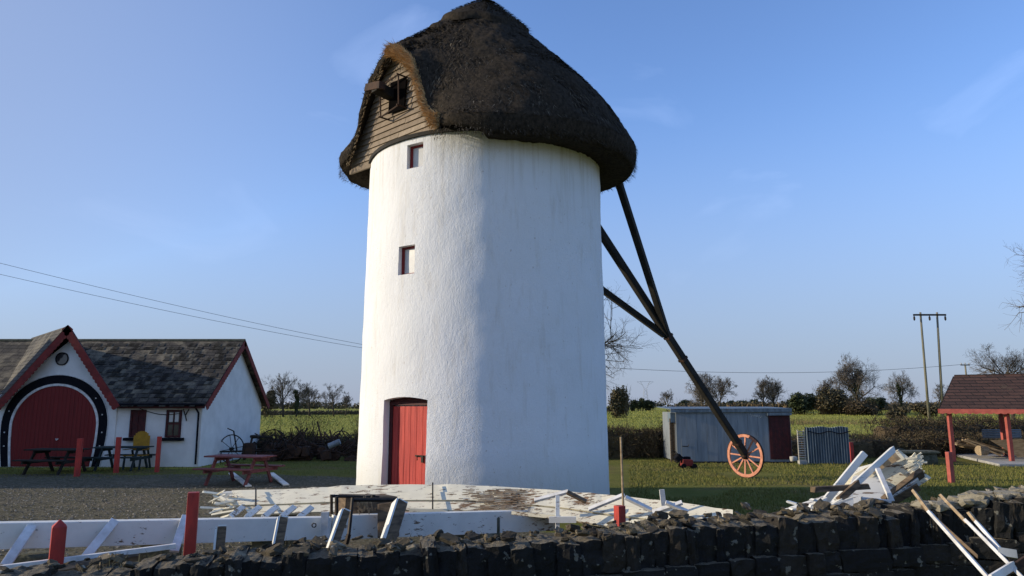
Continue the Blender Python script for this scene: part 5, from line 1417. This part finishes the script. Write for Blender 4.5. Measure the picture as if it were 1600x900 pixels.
#%%WIRES
# ---------------------------------------------------------------- poles, wires, pylon
tp = P(1438, 488, 75); tp2 = P(1464, 488, 75)
root = thing('power_pole', (tp.x, 75, 0), 'twin pole power line support with crossarm standing right of the fields', 'power pole')
b1 = P(1453, 662, 75); b2 = P(1476, 640, 79)
for t1_, b_ in ((tp, P(1452.5, 664, 75)), (tp2, P(1474, 664, 75))):
    mb = MB(); bb = Vector((b_.x, 75, -.2)); mb.tube([bb, t1_], [.14,.10], 10); mb.build('pole', M['polewood'], root, smooth=True)
mb = MB(); a_ = P(1427, 492, 74.85); c_ = P(1478, 492, 74.85); mb.beam(a_, c_, .12, .18, Z); mb.build('crossarm', M['iron'], root)
for px_ in (1428, 1452, 1476.5):
    q = P(px_, 492, 74.85); mb = MB(); mb.tube([q-Z*.1, q-Z*.25, q-Z*.5, q-Z*.62], [.03,.10,.10,.03], 8); mb.build('insulator', M['iron'], root)
root = thing('power_pole', (P(1508, 600, 110).x, 110, 1), 'small single power pole showing above the shelter roof', 'power pole')
q = P(1508, 570, 110); mb = MB(); mb.tube([(q.x, 110, 0), q], [.15,.12], 8); mb.build('pole', M['polewood'], root)
mb = MB(); mb.beam(q-Vector((.7,0,.05)), q+Vector((.7,0,-.05)), .1, .12, Z); mb.build('crossarm', M['iron'], root)
for s_ in (-.6, 0, .6): mb = MB(); mb.tube([q+Vector((s_,0,0)), q+Vector((s_,0,.3))], .07, 6); mb.build('insulator', M['concrete'], root)
# pole hidden behind the mill and one out of frame on the left
hp = P(775, 560, 95)
for (x, y, z, lab) in ((hp.x, 95, hp.z+.2, 'power pole hidden behind the mill'), (P(-260, 340, 34).x, 34, P(-260, 340, 34).z, 'power pole out of the view to the left of the cottage')):
    root = thing('power_pole', (x, y, 0), lab, 'power pole'); mb = MB(); mb.tube([(x, y, 0), (x, y, z)], [.15,.11], 8); mb.build('pole', M['polewood'], root)
    mb = MB(); mb.beam((x-.6, y, z-.1), (x+.6, y, z-.1), .1, .12, Z); mb.build('crossarm', M['iron'], root)
def wire(a_, b_, sag, label, rad0=.012, rad1=None, n_=30):
    mb = MB(); pts = [a_.lerp(b_, i/n_)-Z*sag*4*(i/n_)*(1-i/n_) for i in range(n_+1)]
    rads = [rad0+((rad1 or rad0)-rad0)*i/n_ for i in range(n_+1)]
    mb.tube(pts, rads, 5); tag(mb.build('power_line', M['wire']), label, 'cable', 'overhead power lines')
wire(P(-260, 345, 34), P(765, 568, 95), .9, 'upper of the two overhead wires running down to the left of the mill', .010, .022)
wire(P(-260, 368, 34), P(765, 569, 95), .9, 'lower of the two overhead wires running down to the left of the mill', .010, .022)
wire(P(775, 560, 95), P(1508, 569, 110), 1.6, 'single thin wire crossing the sky between mill and shelter', .026)
wire(P(1508, 569, 110), P(1900, 575, 125), .8, 'thin wire leaving the small pole towards the right', .026)
# far lattice pylon
q = P(1008, 596, 520); b_ = Vector((q.x, 520, 0)); h = q.z; root = thing('pylon', b_, 'faint steel lattice pylon far away on the skyline', 'pylon')
mb = MB(); w0, w1 = 2.4, .9; hb2 = h*.72
for sx_ in (-1, 1):
    for sy_ in (-1, 1): mb.tube([b_+Vector((sx_*w0, sy_*w0, 0)), b_+Vector((sx_*w1, sy_*w1, hb2))], .10, 4)
for k in range(6):
    f0, f1 = k/6, (k+1)/6; wa = w0+(w1-w0)*f0; wb = w0+(w1-w0)*f1
    for s_ in (-1, 1): mb.tube([b_+Vector((s_*wa, -wa, hb2*f0)), b_+Vector((-s_*wb, -wb, hb2*f1))], .06, 4)
mb.build('lattice_mast', M['steel'], root)
mb = MB()
for s_ in (-1, 1):
    mb.tube([b_+Vector((s_*w1, 0, hb2)), b_+Vector((s_*3.4, 0, h))], .09, 4); mb.tube([b_+Vector((0, 0, hb2)), b_+Vector((s_*3.4, 0, h))], .06, 4); mb.tube([b_+Vector((s_*3.4, 0, h)), b_+Vector((s_*6.0, 0, h-.3))], .09, 4); mb.tube([b_+Vector((s_*2.4,0,h*.88)), b_+Vector((s_*6.0, 0, h-.3))], .06, 4)
mb.tube([b_+Vector((-3.6,0,h)), b_+Vector((3.6,0,h))], .09, 4)
mb.build('head_frame', M['steel'], root)
